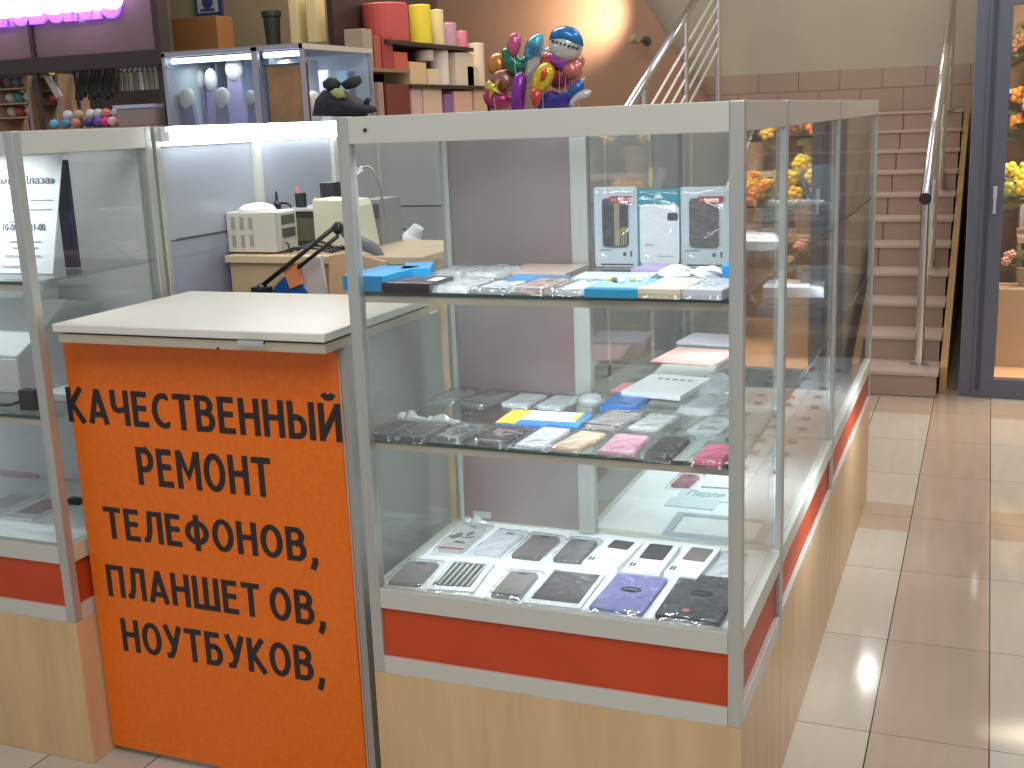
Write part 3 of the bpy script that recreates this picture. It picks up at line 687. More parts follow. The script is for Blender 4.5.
bagged([(690, 436), (730, 440), (734, 420), (698, 416)], ZM, .006, (.50, .54, .55), 'grey clear phone cover behind the bright pink case', lens=False, stripes=(.30, .32, .33))
# middle shelf back row
bagged([(434, 405), (461, 407), (473, 393), (450, 391)], ZM, .012, (.25, .27, .26), 'grey green phone case with raised flap, back left corner of the middle shelf', flap=.03)
bagged([(462, 408), (492, 411), (511, 397), (486, 392)], ZM, .012, (.20, .20, .18), 'olive grey phone case with dark edge in the back row of the middle shelf', flap=.02, trim=(.04, .04, .04))
bagged([(499, 408), (533, 411), (549, 398), (517, 395)], ZM, .010, (.62, .66, .66), 'whitish clear phone case in bag in the back row beside the olive grey case', lens=False)
bagged([(535, 411), (567, 413), (580, 400), (550, 397)], ZM, .010, (.58, .63, .62), 'whitish clear phone case whose bag flap stands tallest in the back row', lens=False, flap=.045)
cb = MB()
cb.ball((0, 0, .02), .035, .03, .018, 14, .25)
ce = P(591, 410, z=ZM)
o = cb.build('crumpled_bag', FILM2, None, smooth=True); o.location = (ce.x, ce.y, ZM + .004); tag(o, 'crumpled empty plastic bag left of the bright blue phone case', 'bag', None, False)
bagged([(600, 411), (639, 413), (647, 400), (612, 397)], ZM, .012, (.01, .22, .72), 'bright blue phone case lying without a bag flap on the middle shelf', shrink=1.0, film=FILM)

# goods on the middle level of the second case
def cardbox(q, z, h, label, col=(.8, .83, .85), n=1, cat='box', name='white_carton', marks=True, group=None):
    ce, w, d, a = place(q, z)
    t = thing(name, label, cat, (ce.x, ce.y, z + .0006), group, a, local=True)
    b = MB().box(-w / 2, w / 2, -d / 2, d / 2, 0, h).build('carton', cmat(col, .45, 0), t, bevel=.001)
    if marks:
        mb = MB()
        for i in range(5): mb.box(-w * .30 + w * .13 * i, -w * .30 + w * .13 * i + w * .07, d * .22, d * .30, h, h + .0005)
        mb.build('printed_mark', cmat((.2, .22, .26)), b)
    return t
cardbox([(622, 398), (684, 404), (706, 382), (645, 378)], ZM, .010, 'flat white carton, undermost of the stack behind the blue phone case')
cardbox([(629, 396), (685, 402), (707, 382), (648, 378)], ZM + .0112, .012, 'flat white carton with dark marks, topmost of the stack behind the blue case')
cardbox([(611, 393), (640, 395), (652, 386), (622, 384)], ZM, .004, 'thin pink card sticking out left of the white carton stack', (.75, .30, .30), marks=False, name='pink_card', cat='card')
cardbox([(655, 365), (716, 369), (728, 353), (672, 349)], ZM, .008, 'flat reddish brown packet beyond the white cartons in the middle showcase', (.50, .30, .27), marks=False, name='flat_packet', cat='packet')
cardbox([(650, 377), (706, 379), (718, 368), (664, 366)], ZM, .006, 'flat olive grey packet just beyond the white cartons', (.36, .38, .35), marks=False, name='flat_packet', cat='packet')
cardbox([(680, 345), (735, 348), (742, 338), (690, 335)], ZM, .008, 'flat pale lilac packet farthest back on the middle level', (.60, .56, .64), marks=False, name='flat_packet', cat='packet')
bagged([(684, 415), (722, 418), (731, 401), (694, 397)], ZM, .012, (.66, .68, .70), 'puffy clear bag with a white case right of the carton stack', flap=.012, film=FILM2)
bagged([(688, 394), (728, 397), (738, 380), (702, 376)], ZM, .012, (.68, .68, .74), 'pale bag with a lilac tinted case behind the puffy clear bag', film=FILM2, lens=False)

# bottom level of the second case: price list sheet, red case, display frame
bagged([(667, 489), (692, 492), (703, 476), (680, 474)], ZB, .008, (.34, .12, .17), 'dark red phone case on a pink card on the white floor of the middle showcase', cat='phone case', shrink=.75, film=FILM)
cardbox([(700, 488), (735, 490), (742, 478), (708, 476)], ZB, .006, 'small grey blue carton right of the dark red phone case', (.62, .70, .74), marks=False, name='small_carton')
t = thing('lettered_sheet', 'pale sheet with a line of dark slanted lettering in the middle showcase', 'sheet', tuple(P(705, 496, z=ZB + .001)), None, place([(672, 498), (728, 503), (734, 491), (682, 489)], ZB)[3], local=True)
_, w1, d1, _ = place([(672, 498), (728, 503), (734, 491), (682, 489)], ZB)
sh = MB().box(-w1 / 2, w1 / 2, -d1 / 2, d1 / 2, 0, .003).build('sheet', cmat((.60, .70, .72)), t)
text('lettering', 'Перли', mat('grey_ink', (.12, .16, .2), .5), sh, -w1 * .34, w1 * .36, -d1 * .28, d1 * .34, .003, .0004, face='z', shear=.3, offs=(0, 0, 0))
cardbox([(663, 506), (712, 511), (721, 502), (672, 498)], ZB, .004, 'pale grey strip with a white dot in front of the lettered sheet', (.55, .64, .66), marks=False, name='card_strip', cat='card')
t = thing('display_tray', 'grey raised frame holding a pale sheet at the near end of the middle showcase', 'frame', tuple(P(712, 527, z=ZB + .001)), None, 0, local=True)
a0, a1, a2, a3 = [P(u, v, z=ZB) for u, v in ((662, 536), (760, 548), (765, 521), (682, 515))]
cx_, cy2 = t.location.x, t.location.y
fw, fd = .26, (a3.y - a0.y)
t.location = ((a0.x + a1.x) / 2 - .0, (a0.y + a3.y) / 2, ZB + .0006)
fw = (a1.x - a0.x); fd = max(.08, fd)
MB().box(-fw / 2, fw / 2, -fd / 2, -fd / 2 + .016, 0, .008).box(-fw / 2, fw / 2, fd / 2 - .016, fd / 2, 0, .008).box(-fw / 2, -fw / 2 + .02, -fd / 2 + .016, fd / 2 - .016, 0, .008).box(fw / 2 - .02, fw / 2, -fd / 2 + .016, fd / 2 - .016, 0, .008).build('frame', cmat((.42, .52, .56)), t)
MB().box(-fw / 2 + .02, fw / 2 - .02, -fd / 2 + .016, fd / 2 - .016, 0, .002).build('pale_sheet', WHT, t)

# small items on the floor of the second and third case (charms and plugs on white)
kinds = [((.30, .26, .26), 'brown'), ((.15, .15, .17), 'black'), ((.45, .40, .42), 'grey'), ((.42, .22, .22), 'red brown'), ((.55, .50, .40), 'beige')]
for i in range(30):
    gx = -.52 - .105 * (i % 3) - .02 * R.random(); gy = 3.30 + .155 * (i // 3) + .04 * R.random()
    if gy > 3.66 and gy < 3.78: gy += .1
    k = kinds[(i * 3 + i // 3) % 5]
    t = thing('small_charm', 'small charm on a clear card among the rows on the white showcase floor', 'phone charm', (gx, gy, ZB + .0006), 'small charms on the showcase floor', R.random() - .5, local=True)
    MB().box(-.028, .028, -.036, .036, 0, .002).build('card', cmat((.70, .74, .76)), t)
    MB().prism(rr(-.014, .014, -.016, .010, .006, 3), .002, .010).cyl((0, .012, .004), (0, .024, .004), .003, 6).build('charm', cmat(k[0]), t)

# ------------------------------------------------------------------ top shelf of the front case
ZS = 1.305
def slab(name, label, cat, q, h, col, z=ZS, film=False, parts=None, bev=.0015):
    ce, w, d, a = place(q, z)
    t = thing(name, label, cat, (ce.x, ce.y, z + .0006), None, a, local=True)
    b = MB().box(-w / 2, w / 2, -d / 2, d / 2, 0, h).build('body', cmat(col), t, bevel=bev)
    if parts: parts(t, b, w, d, h)
    if film: film_mb(w, d, h, 0).build('bag', FILM, t, smooth=True)
    return t
BLUE = (.01, .30, .62)
slab('blue_box', 'blue flat box at the left end of the top shelf', 'box', [(357, 291), (398, 292), (408, 281), (370, 280)], .034, BLUE)
slab('blue_box', 'blue tilted box behind the black bar on the top shelf', 'box', [(400, 284), (430, 283), (436, 276), (408, 277)], .034, (.02, .33, .66))
def rnd(name, label, cat, q, h, col, z=ZS, film=True):
    ce, w, d, a = place(q, z); t = thing(name, label, cat, (ce.x, ce.y, z + .0006), None, a, local=True)
    MB().prism([(p[0], p[1]) for p in rr(-d / 2, d / 2, 0, h, h * .35)], -w / 2, w / 2, 'x').build('body', cmat(col, .25, .5), t, smooth=False)
    MB().box(w * .28, w * .5, -d * .2, d * .2, h, h + .001).build('silver_label', cmat((.6, .6, .62)), t)
rnd('spectacle_case', 'black rounded bar-shaped case at the front of the top shelf', 'case', [(392, 293), (440, 294), (444, 286), (398, 285)], .022, (.035, .02, .025))
bagged([(444, 293), (478, 294), (487, 283), (452, 282)], ZS, .010, (.45, .47, .48), 'grey phone case in bag right of the black bar-shaped case', film=FILM2)
bagged([(440, 279), (470, 280), (478, 273), (450, 272)], ZS, .014, (.32, .33, .34), 'grey phone case in bag in the back row above the black bar-shaped case', film=FILM2)
bagged([(474, 280), (505, 281), (512, 273), (484, 272)], ZS, .014, (.48, .47, .46), 'pale grey phone case with crumpled bag in the middle of the back row', film=FILM2, flap=.02)
bagged([(480, 295), (516, 296), (523, 286), (489, 285)], ZS, .012, (.70, .74, .78), 'white phone case with dark print on its front edge on the top shelf', film=FILM, trim=(.03, .03, .03))
bagged([(519, 296), (556, 297), (566, 284), (530, 283)], ZS, .014, (.48, .36, .30), 'beige printed phone case with dark edge on the top shelf', film=FILM, trim=(.05, .03, .03), stripes=(.25, .18, .16))
bagged([(560, 297), (590, 298), (600, 286), (570, 285)], ZS, .012, (.76, .82, .86), 'white phone case pack left of the blue open box', film=FILM, trim=(.04, .05, .06))
def tray(t, b, w, d, h):
    MB().box(-w * .40, w * .44, -d * .38, d * .38, h, h + .001).build('tray_inside', cmat((.25, .45, .6)), b)
    for i, c in enumerate(((.6, .6, .15), (.1, .1, .08), (.8, .85, .9), (.5, .55, .2), (.85, .9, .95))):
        x = -w * .3 + i * w * .15; MB().ball((x, (R.random() - .5) * d * .4, h + .006), .008, .007, .006, 8, .3).build('contents', cmat(c), b)
slab('blue_box', 'blue open box with small yellow and white bits on the top shelf', 'box', [(591, 298), (645, 299), (651, 287), (602, 286)], .018, (.03, .34, .60), parts=tray)
def stripes_(t, b, w, d, h):
    MB().box(-w / 2 - .0005, w / 2 + .0005, -d / 2 - .0006, -d / 2, h * .42, h * .55).build('gold_edge', cmat((.7, .55, .35)), b)
slab('cream_box', 'cream flat box with a gold edge line beside the blue open box', 'box', [(648, 299), (691, 300), (697, 288), (655, 286)], .020, (.78, .72, .58), parts=stripes_, film=True)
slab('white_box', 'white flat box against the corner post on the top shelf', 'box', [(693, 300), (733, 301), (737, 289), (700, 287)], .020, (.66, .72, .80), film=True)
slab('brown_card', 'flat pale brown board at the back of the top shelf', 'board', [(508, 276), (575, 277), (580, 268), (520, 267)], .008, (.48, .38, .33))
slab('blue_card', 'thin blue card lying before the pale brown board', 'card', [(505, 283), (560, 284), (566, 278), (514, 277)], .006, (.03, .25, .62))
slab('grey_box', 'long pale blue-grey box behind the blue open box', 'box', [(573, 285), (650, 286), (655, 279), (583, 278)], .014, (.50, .60, .68))
slab('purple_box', 'white and purple box in front of the white blister pack', 'box', [(636, 277), (676, 278), (678, 272), (641, 271)], .018, (.42, .32, .58))
for (u, v, s, lb) in ((678, 281, .03, 'crumpled white plastic bag on the cream flat box side, left of two'), (708, 283, .028, 'crumpled white plastic bag near the corner post, right of two')):
    mb = MB().ball((0, 0, .014), s * 1.3, s, .016, 12, .5); o = mb.build('crumpled_bag', mat('white_plastic_bag', (.72, .74, .80), .3, bump=.4), None)
    c = P(u, v, z=ZS); o.location = (c.x, c.y, ZS + .004); tag(o, lb, 'bag', None, False)
slab('blue_wedge', 'small upright blue card wedge beside the corner post on the top shelf', 'card', [(722, 285), (733, 285), (735, 281), (725, 281)], .040, (.02, .30, .70))

# three upright blister packs
def blister(label, ul, br_, kind):
    a = P(*ul, y=2.655); b = P(*br_, y=2.655); z0 = ZS + .002; H = a.z - z0; W = b.x - a.x; cx = (a.x + b.x) / 2
    t = thing('blister_pack', label, 'blister pack', (cx, 2.655, z0), 'upright blister packs', local=True)
    if kind == 'white':
        c = MB().prism(rr(-W / 2, W / 2, 0, H, .004), -.002, 0, 'y').build('card', cmat((.03, .30, .36)), t)
        ph = MB().prism(rr(-W * .42, W * .48, .006, H * .80, .012), -.010, -.002, 'y').build('white_case', WHT, t)
        MB().prism(rr(W * .22, W * .46, H * .60, H * .70, .005), -.0108, -.010, 'y').build('camera_hole', DGREY, ph)
        MB().box(-W * .3, -W * .1, -.0106, -.010, H * .28, H * .30).box(0, W * .35, -.0106, -.010, H * .14, H * .155).build('small_print', cmat((.4, .45, .5)), ph)
        MB().prism([(-.012, H * .88), (.012, H * .88), (.004, H * .93), (-.004, H * .93)], -.003, -.002, 'y').build('hang_tab', WHT, c)
    else:
        c = MB().prism(rr(-W / 2, W / 2, 0, H, .006), -.002, 0, 'y').build('card', cmat((.62, .70, .74)), t)
        x0, x1 = (-W * .30, W * .30)
        wn = MB().prism(rr(x0, x1, H * .26, H * .86, .008), -.008, -.002, 'y').build('dark_case', cmat((.05, .045, .045) if kind == 'a' else (.12, .095, .08), .2, .6), t)
        if kind == 'a':
            MB().box(-W * .02, W * .10, -.0085, -.008, H * .27, H * .85).build('brown_stripe', cmat((.35, .27, .19)), wn)
            mb = MB()
            for i in range(5): mb.tube([(x1 - .006 - .006 * i, -.0088, H * .27), (x1 - .004 - .005 * i, -.0088, H * .42), (x1 - .001 - .003 * i, -.0088, H * .5)], .0008, 5)
            mb.build('yellow_grass_print', cmat((.6, .58, .2)), wn)
        MB().box(-W * .12, W * .40, -.0086, -.008, H * .80, H * .885).build('red_band', cmat((.42, .04, .03)), c)
        mb = MB()
        for i in range(6): mb.box(-W * .07 + W * .07 * i, -W * .07 + W * .07 * i + W * .045, -.0090, -.0086, H * .825, H * .86)
        mb.build('band_lettering', cmat((.62, .35, .3)), c)
        MB().box(-W * .40, -W * .10, -.0026, -.002, H * .205, H * .215).box(-W * .36, W * .40, -.0026, -.002, H * .02, H * .04).ball((W * .2, -.0025, H * .16), .005, .0008, .005, 8).box(W * .33, W * .37, -.0026, -.002, H * .13, H * .20).build('printed_mark', cmat((.06, .07, .1)), c)
    fm = MB(); nx, nz = 20, 64; vs = []; fs = []
    for j in range(nz + 1):
        for i in range(nx + 1):
            e = min(i, nx - i, j, nz - j)
            vs.append((-W * .49 + W * .98 * i / nx, -.0025 - (.010 if e else 0) - .0002 * R.random() * (e > 0) - (.009 * math.exp(-((j / nz - (.70 if kind == 'white' else .80) + .10 * math.sin(i / nx * 3 + len(label) * .4)) * 11) ** 2) + .004 * math.exp(-((j / nz - .94) * 22) ** 2)) * (e > 0), H * .01 + H * .98 * j / nz))
    for j in range(nz):
        for i in range(nx): k = j * (nx + 1) + i; fs.append((k, k + 1, k + nx + 2, k + nx + 1))
    fm.add(vs, fs).build('clear_cover', FILM, t, smooth=True)
blister('upright blister pack with dark brown-striped case, left of the white pack', (594, 187), (638, 262), 'a')
blister('upright blister pack with white phone case on a teal card, in the middle', (637, 189), (681, 262), 'white')
blister('upright blister pack with brown-black glossy case, right of the white pack', (680, 187), (729, 262), 'c')

# third-case goods seen through the side glass
ss = thing('sheet_stand', 'pale tilted sheet standing at the far end of the top level', 'sheet', (-.56, 4.55, ZS + .0006), None, 1.2, local=True)
MB().add([(-.13, 0, 0), (.13, 0, 0), (.13, .05, .14), (-.13, .05, .14), (-.13, .004, 0), (.13, .004, 0), (.13, .054, .14), (-.13, .054, .14)], [(0, 1, 2, 3), (7, 6, 5, 4), (0, 4, 5, 1), (1, 5, 6, 2), (2, 6, 7, 3), (3, 7, 4, 0)]).build('sheet', cmat((.62, .70, .78)), ss)
MB().box(-.12, .12, .004, .06, 0, .006).build('sheet_foot', WHT, ss)
for i, (yy, c, lb) in enumerate(((3.35, (.30, .33, .36), 'grey white packet on the top level near the middle of the right row'), (3.95, (.55, .62, .70), 'blue grey packet on the top level of the last showcase, nearer one'), (4.3, (.68, .72, .76), 'white packet on the top level of the last showcase, farther one'))):
    t = bagged([(0, 0)] * 4, ZS, .02, c, lb, film=FILM2) if False else thing('goods_packet', lb, 'packet', (-.62, yy, ZS + .0006), None, .2 * i, local=True)
    MB().prism(rr(-.09, .09, -.13, .13, .01), 0, .022).build('packet_body', cmat(c), t); film_mb(.2, .28, .022, .02).build('bag', FILM2, t, smooth=True)
for i, (yy, xx, c, lb) in enumerate(((4.05, -.6, (.36, .42, .46), 'grey case stack on the middle level of the last showcase, nearest'), (4.45, -.66, (.62, .68, .74), 'pale box on the middle level of the last showcase, centre'), (4.8, -.6, (.5, .56, .6), 'grey blue box on the middle level of the last showcase, farthest'))):
    t = thing('goods_box', lb, 'box', (xx, yy, ZM + .0006), None, .1 * i, local=True)
    MB().box(-.11, .11, -.1, .1, 0, .03 + .01 * i).build('box_body', cmat(c), t, bevel=.002)
    MB().box(-.08, .08, -.07, .07, .03 + .01 * i, .036 + .01 * i).build('lid', cmat(tuple(k * .8 for k in c)), t, bevel=.002)

# ------------------------------------------------------------------ left case goods
t = thing('notice_sheet', 'white notice sheet with opening hours leaning inside the left showcase', 'notice', (-2.42, 2.36, 1.3125))
a = P(-30, 158, y=2.40); b = P(62, 155, y=2.40); c = P(52, 270, y=2.34)
pz1 = b.z; pz0 = 1.314
sh = MB().add([(-2.75, 2.40, pz1), (b.x, 2.40, pz1), (c.x, 2.34, pz0), (-2.75, 2.34, pz0), (-2.75, 2.403, pz1), (b.x, 2.403, pz1), (c.x, 2.343, pz0), (-2.75, 2.343, pz0)],
    [(0, 1, 2, 3), (7, 6, 5, 4), (0, 4, 5, 1), (1, 5, 6, 2), (2, 6, 7, 3), (3, 7, 4, 0)]).build('sheet', mat('white_paper', (.82, .86, .88), .5), t)
INK = mat('faded_ink', (.12, .14, .18), .6)
def ntext(s, x0, x1, z0, z1, bold=0.0, m=INK):
    o = text('lettering', s, m, sh, x0, x1, z0, z1, 0, .0006, bold=bold)
    for v in o.data.vertices:
        zz = v.co.z + OFF[sh.name][2]; f = (pz1 - zz) / (pz1 - pz0)
        v.co.y = (v.co.y + OFF[sh.name][1]) + 2.3985 - .06 * f - OFF[sh.name][1]
def at_(u, v): return P(u, v, y=2.38)
p0 = at_(3, 189); p1 = at_(53, 178); ntext('«Хамис Плаза»', at_(-18, 183).x, p1.x, at_(40, 184).z, at_(40, 176).z, .01)
ntext('с 10-00 до 21-00', at_(2, 230).x, at_(50, 226).x, at_(30, 231).z, at_(30, 223).z, .01)
GI = mat('pale_ink', (.45, .50, .56), .6)
mb = MB()
for v_, u0, u1 in ((200, 30, 54), (209, 12, 54), (221, 12, 30), (240, 16, 48), (246, 20, 46), (254, 14, 50), (264, 12, 46)):
    z_ = at_(30, v_).z; f = (pz1 - z_) / (pz1 - pz0); y_ = 2.398 - .06 * f
    mb.box(at_(u0, v_).x, at_(u1, v_).x, y_ - .001, y_, z_ - .0012, z_ + .0012)
mb.build('fine_print', GI, sh)
mb = MB()
for i in range(9):
    z_ = at_(30, 169).z; mb.box(at_(20 + 4 * i, 169).x, at_(22.4 + 4 * i, 169).x, 2.3955, 2.397, z_ - .006 + .001 * (i % 3), z_ + .007)
mb.build('heading_marks', INK, sh)
o = MB().box(P(57, 200, y=2.46).x, P(69, 200, y=2.46).x, 2.46, 2.475, 1.314, P(64, 160, y=2.46).z).build('dark_panel', mat('dark_blue_panel', (.03, .03, .07), .4)); tag(o, 'narrow dark blue board standing behind the notice sheet', 'board')
# grey printer-like device on the lower shelf
t = thing('office_printer', 'light grey office machine behind the glass on the middle shelf of the left showcase', 'printer', (-2.6, 2.44, .9665))
MB().prism([(2.30, .9665), (2.62, .9665), (2.62, 1.19), (2.50, 1.22), (2.38, 1.14), (2.30, 1.10)], -2.86, -2.36, 'x').build('housing', mat('grey_plastic_housing', (.45, .47, .48), .5), t, bevel=.006)
MB().prism([(2.52, 1.2), (2.60, 1.2), (2.62, 1.29), (2.58, 1.30)], -2.80, -2.48, 'x').build('paper_tray', mat('grey_plastic_light', (.6, .62, .62), .5), t, bevel=.003)
MB().box(-2.50, -2.36, 2.296, 2.30, 1.00, 1.09).build('front_cover', mat('grey_plastic_light', (.6, .62, .62), .5), t)
t = thing('power_adapter', 'small black power adapter with cable in the left showcase', 'adapter', (-2.33, 2.27, .9665))
c = P(30, 392, y=2.27)
MB().box(c.x - .022, c.x + .028, 2.25, 2.28, .9665, 1.02).build('adapter_body', BLK, t, bevel=.002)
MB().tube([(c.x - .022, 2.265, .99), (c.x - .07, 2.26, .975), (c.x - .15, 2.27, .972)], .004, 6).build('cable', BLK, t)
o = MB().box(-2.40, -2.20, 2.36, 2.55, .9665, .985).build('magazine', mat('pink_white_magazine', (.72, .74, .76), .4)); tag(o, 'thin pale booklet on the middle shelf right of the grey office machine', 'booklet')
def lq(label, q, col, h=.006, z=ZB, name='leaflet', cat='leaflet', img=None):
    ce, w, d, a = place(q, z); t = thing(name, label, cat, (ce.x, ce.y, z + .0006), None, a, local=True)
    b = MB().box(-w / 2, w / 2, -d / 2, d / 2, 0, h).build('sheet', cmat(col, .4, .2), t)
    if img: MB().box(-w * .38, w * .38, -d * .30, d * .32, h, h + .0006).build('picture', cmat(img), b)
lq('open leaflet with a rose picture, nearest the orange sign on the left showcase floor', [(14, 519), (40, 522), (73, 499), (40, 497)], (.66, .70, .74), img=(.42, .28, .32))
lq('leaflet with a faint picture cut by the picture edge on the left showcase floor', [(-20, 512), (6, 515), (40, 495), (8, 492)], (.68, .72, .76), img=(.48, .44, .48))
lq('long pink and white brochure at the back of the left showcase floor', [(-10, 474), (60, 478), (72, 455), (20, 450)], (.62, .42, .50), h=.012, img=(.55, .25, .36))
lq('white brochure with green print at the back right of the left showcase floor', [(52, 462), (72, 464), (80, 446), (62, 444)], (.70, .74, .74), h=.012, img=(.35, .45, .42))
t = thing('black_gadget', 'small black gadget on the left showcase floor by the orange sign', 'gadget', tuple(P(76, 503, z=ZB + .001)), local=True)
MB().prism(rr(-.022, .022, -.015, .015, .005), 0, .014).build('gadget_body', BLK, t); MB().box(-.01, .01, -.008, .008, .014, .016).build('screen', DGREY, t)

# ------------------------------------------------------------------ work desk with repair tools
dk = thing('work_desk', 'light wood workbench cabinet behind the cream counter', 'desk', (-1.82, 3.2, 0))
DZ = 1.285
MB().box(-2.155, -1.50, 2.99, 3.42, 0.05, DZ - .022).build('cabinet_body', mat('beech_desk', (.62, .46, .27), .4, noise=.07, nscale=7, stretch=(.5, 3, 3)), dk)
MB().box(-2.163, -1.49, 2.975, 3.43, DZ - .022, DZ).build('desk_top', mat('beech_top', (.72, .57, .36), .35, noise=.05), dk, bevel=.002)
MB().box(-2.1, -1.52, 3.0, 3.4, 0, .05).build('base', GREYLAM, dk)
# voltage stabiliser
u0 = P(228, 254, y=3.02); 
sx0, sx1 = P(229, 254, y=3.02).x, P(277, 254, y=3.02).x
sv = thing('voltage_stabiliser', 'cream metal power supply with vent slots and two meters on the workbench', 'power supply', ((sx0 + sx1) / 2, 3.09, DZ))
st1 = DZ + .128; sxr = sx1
BEI = mat('cream_enamel', (.62, .60, .52), .4)
MB().box(sx0, sxr, 3.02, 3.13, DZ + .005, st1).build('housing', BEI, sv, bevel=.004)
mb = MB()
for r_ in range(2):
    for i in range(3):
        for k in range(7):
            x = sx0 + .018 + .032 * i; z = DZ + .022 + .055 * r_ + k * .0055; mb.box(x, x + .014, 3.0185, 3.0205, z, z + .0022)
mb.build('vent_slots', mat('vent_shadow_brown', (.30, .26, .22), .6), sv)
mb = MB().box(sxr - .001, sxr + .012, 3.025, 3.125, DZ + .008, st1 - .003); mb.build('front_panel', mat('grey_panel', (.48, .48, .44), .4), sv, bevel=.002)
for z in (DZ + .088, DZ + .048): MB().box(sxr + .011, sxr + .015, 3.04, 3.11, z, z + .028).build('meter', DGREY, sv)
MB().box(sx0 - .008, sx0, 3.03, 3.12, DZ + .03, st1 - .01).build('side_plate', mat('navy_plate', (.02, .02, .07), .4), sv)
MB().tube([(sxr + .012, 3.06, DZ + .03), (sxr + .03, 3.04, DZ + .03), (sxr + .04, 3.03, DZ + .004)], .003, 6).build('cable', BLK, sv)
c = P(257, 205, y=3.075)
o = MB().ball((c.x, 3.075, st1 + .003), .062, .048, .022, 18).build('white_bowl', mat('white_cloth', (.85, .85, .82), .6), None, smooth=True); tag(o, 'white rounded cover lying on top of the cream power supply', 'cover')
# dark device behind
x0 = P(290, 210, y=3.24).x; x1 = P(326, 210, y=3.24).x; zt = P(310, 208, y=3.24).z
hs = thing('soldering_station', 'black boxy soldering station right of the cream power supply', 'soldering station', ((x0 + x1) / 2, 3.3, DZ))
MB().box(x0, x1, 3.22, 3.38, DZ, zt - .008).build('housing', mat('black_enamel', (.035, .04, .035), .35), hs, bevel=.003)
MB().box(x0 - .012, x1 + .004, 3.21, 3.39, zt - .008, zt).build('top_plate', mat('silver_top', (.6, .62, .62), .3, .5), hs)
MB().box(x0 + .01, x1 - .02, 3.214, 3.22, DZ + .02, zt - .03).build('front_plate', mat('dark_olive_panel', (.08, .09, .06), .4), hs)
def standp(u, v, y=3.29): p = P(u, v, y=y); return p
p = standp(303, 205); t = thing('pen_cup', 'black pen cup on top of the soldering station', 'cup', (p.x, 3.28, zt))
MB().lathe([(.018, 0), (.019, .045), (.016, .045), (.015, .004)], (p.x, 3.28, zt), 16).build('cup', BLK, t, smooth=False)
MB().cyl((p.x - .008, 3.28, zt + .006), (p.x - .012, 3.28, zt + .066), .005, 8).build('red_white_marker', mat('red_marker', (.75, .25, .22), .4), t)
p = standp(279, 205); t = thing('black_bottle', 'slim black bottle with pointed nozzle behind the power supply', 'bottle', (p.x, 3.28, DZ))
MB().lathe([(.012, 0), (.012, zt - DZ + .012), (.005, zt - DZ + .024), (.004, zt - DZ + .048), (.002, zt - DZ + .052)], (p.x, 3.28, DZ), 14).build('bottle', BLK, t, smooth=False)
MB().tube([(p.x - .03, 3.29, zt - .002), (p.x + .0, 3.3, zt + .012), (p.x + .04, 3.29, zt + .008), (p.x + .045, 3.29, zt - .01)], .004, 6).build('wire_loop', BLK, t)
for (u, colr, lb) in ((316, (.75, .65, .15), 'yellow small bottle on the soldering station'), (322, (.08, .3, .18), 'green small bottle on the soldering station')):
    p = standp(u, 207, 3.27); o = MB().lathe([(.008, 0), (.008, .02), (.004, .026), (.004, .032)], (p.x, 3.27, zt), 12).build('glue_bottle', cmat(colr)); tag(o, lb, 'bottle')
# cream monitor-like box and grey box right of it
x0 = P(322, 200, y=3.18).x; x1 = P(365, 200, y=3.18).x; z0, z1 = DZ, P(345, 199, y=3.18).z
cm = thing('cream_device', 'cream curved plastic repair machine beside the left post of the front showcase', 'machine', ((x0 + x1) / 2, 3.2, DZ))
MB().prism([(x0, z0 + .02), (x1 + .012, z0 + .005), (x1 + .004, z0 + .05), (x1 - .008, z1 - .02), (x1 - .02, z1), (x0, z1 + .004)], 3.12, 3.24, 'y').build('housing', mat('cream_plastic', (.70, .68, .52), .4), cm, bevel=.005)
MB().box(x0 + .02, x1 - .02, 3.14, 3.22, z0, z0 + .02).build('foot', DGREY, cm)
x2 = P(363, 200, y=3.3).x; x3 = P(383, 200, y=3.3).x; z1 = P(372, 199, y=3.3).z
t = thing('grey_meter', 'grey instrument box at the right end of the workbench', 'instrument', ((x2 + x3) / 2, 3.33, DZ))
MB().box(x2, x3, 3.28, 3.42, DZ, z1).build('housing', mat('mid_grey_plastic', (.26, .28, .29), .4), t, bevel=.003)
MB().box(x2 + .006, x3 - .006, 3.276, 3.28, z1 - .06, z1 - .015).build('display', DGREY, t)
MB().box(x3 - .03, x3 - .012, 3.276, 3.28, DZ + .012, DZ + .03).build('red_button', mat('red_button', (.5, .08, .05), .4), t)
o = MB().box(P(323, 190, y=3.34).x, P(337, 190, y=3.34).x, 3.32, 3.37, DZ, P(330, 182, y=3.34).z).build('black_gadget', BLK, bevel=.003); tag(o, 'upright black gadget just left of the showcase post on the workbench', 'gadget')
# cable hung round a gooseneck
def Y_(u, v, y): return P(u, v, y=y)
gn = thing('gooseneck_holder', 'thin grey bent metal arm looping over the instruments on the workbench', 'stand', (Y_(346, 190, 3.25).x, 3.25, DZ))
MB().tube([Y_(350, 262, 3.25), Y_(346, 205, 3.25), Y_(348, 180, 3.25), Y_(363, 168, 3.25), Y_(372, 169, 3.25), Y_(379, 184, 3.25), Y_(385, 215, 3.25), Y_(389, 226, 3.25), Y_(384, 234, 3.25), Y_(367, 238, 3.25)], .004, 8).build('arm', mat('dark_steel', (.25, .27, .28), .35, .6), gn, smooth=True)
MB().cyl(Y_(348, 180, 3.245), Y_(363, 168, 3.245), .008, 10).build('sleeve', CHROME, gn)
MB().cyl(Y_(350, 262, 3.25) - Vector((0, 0, .012)), Y_(350, 262, 3.25), .02, 14).build('foot', DGREY, gn)
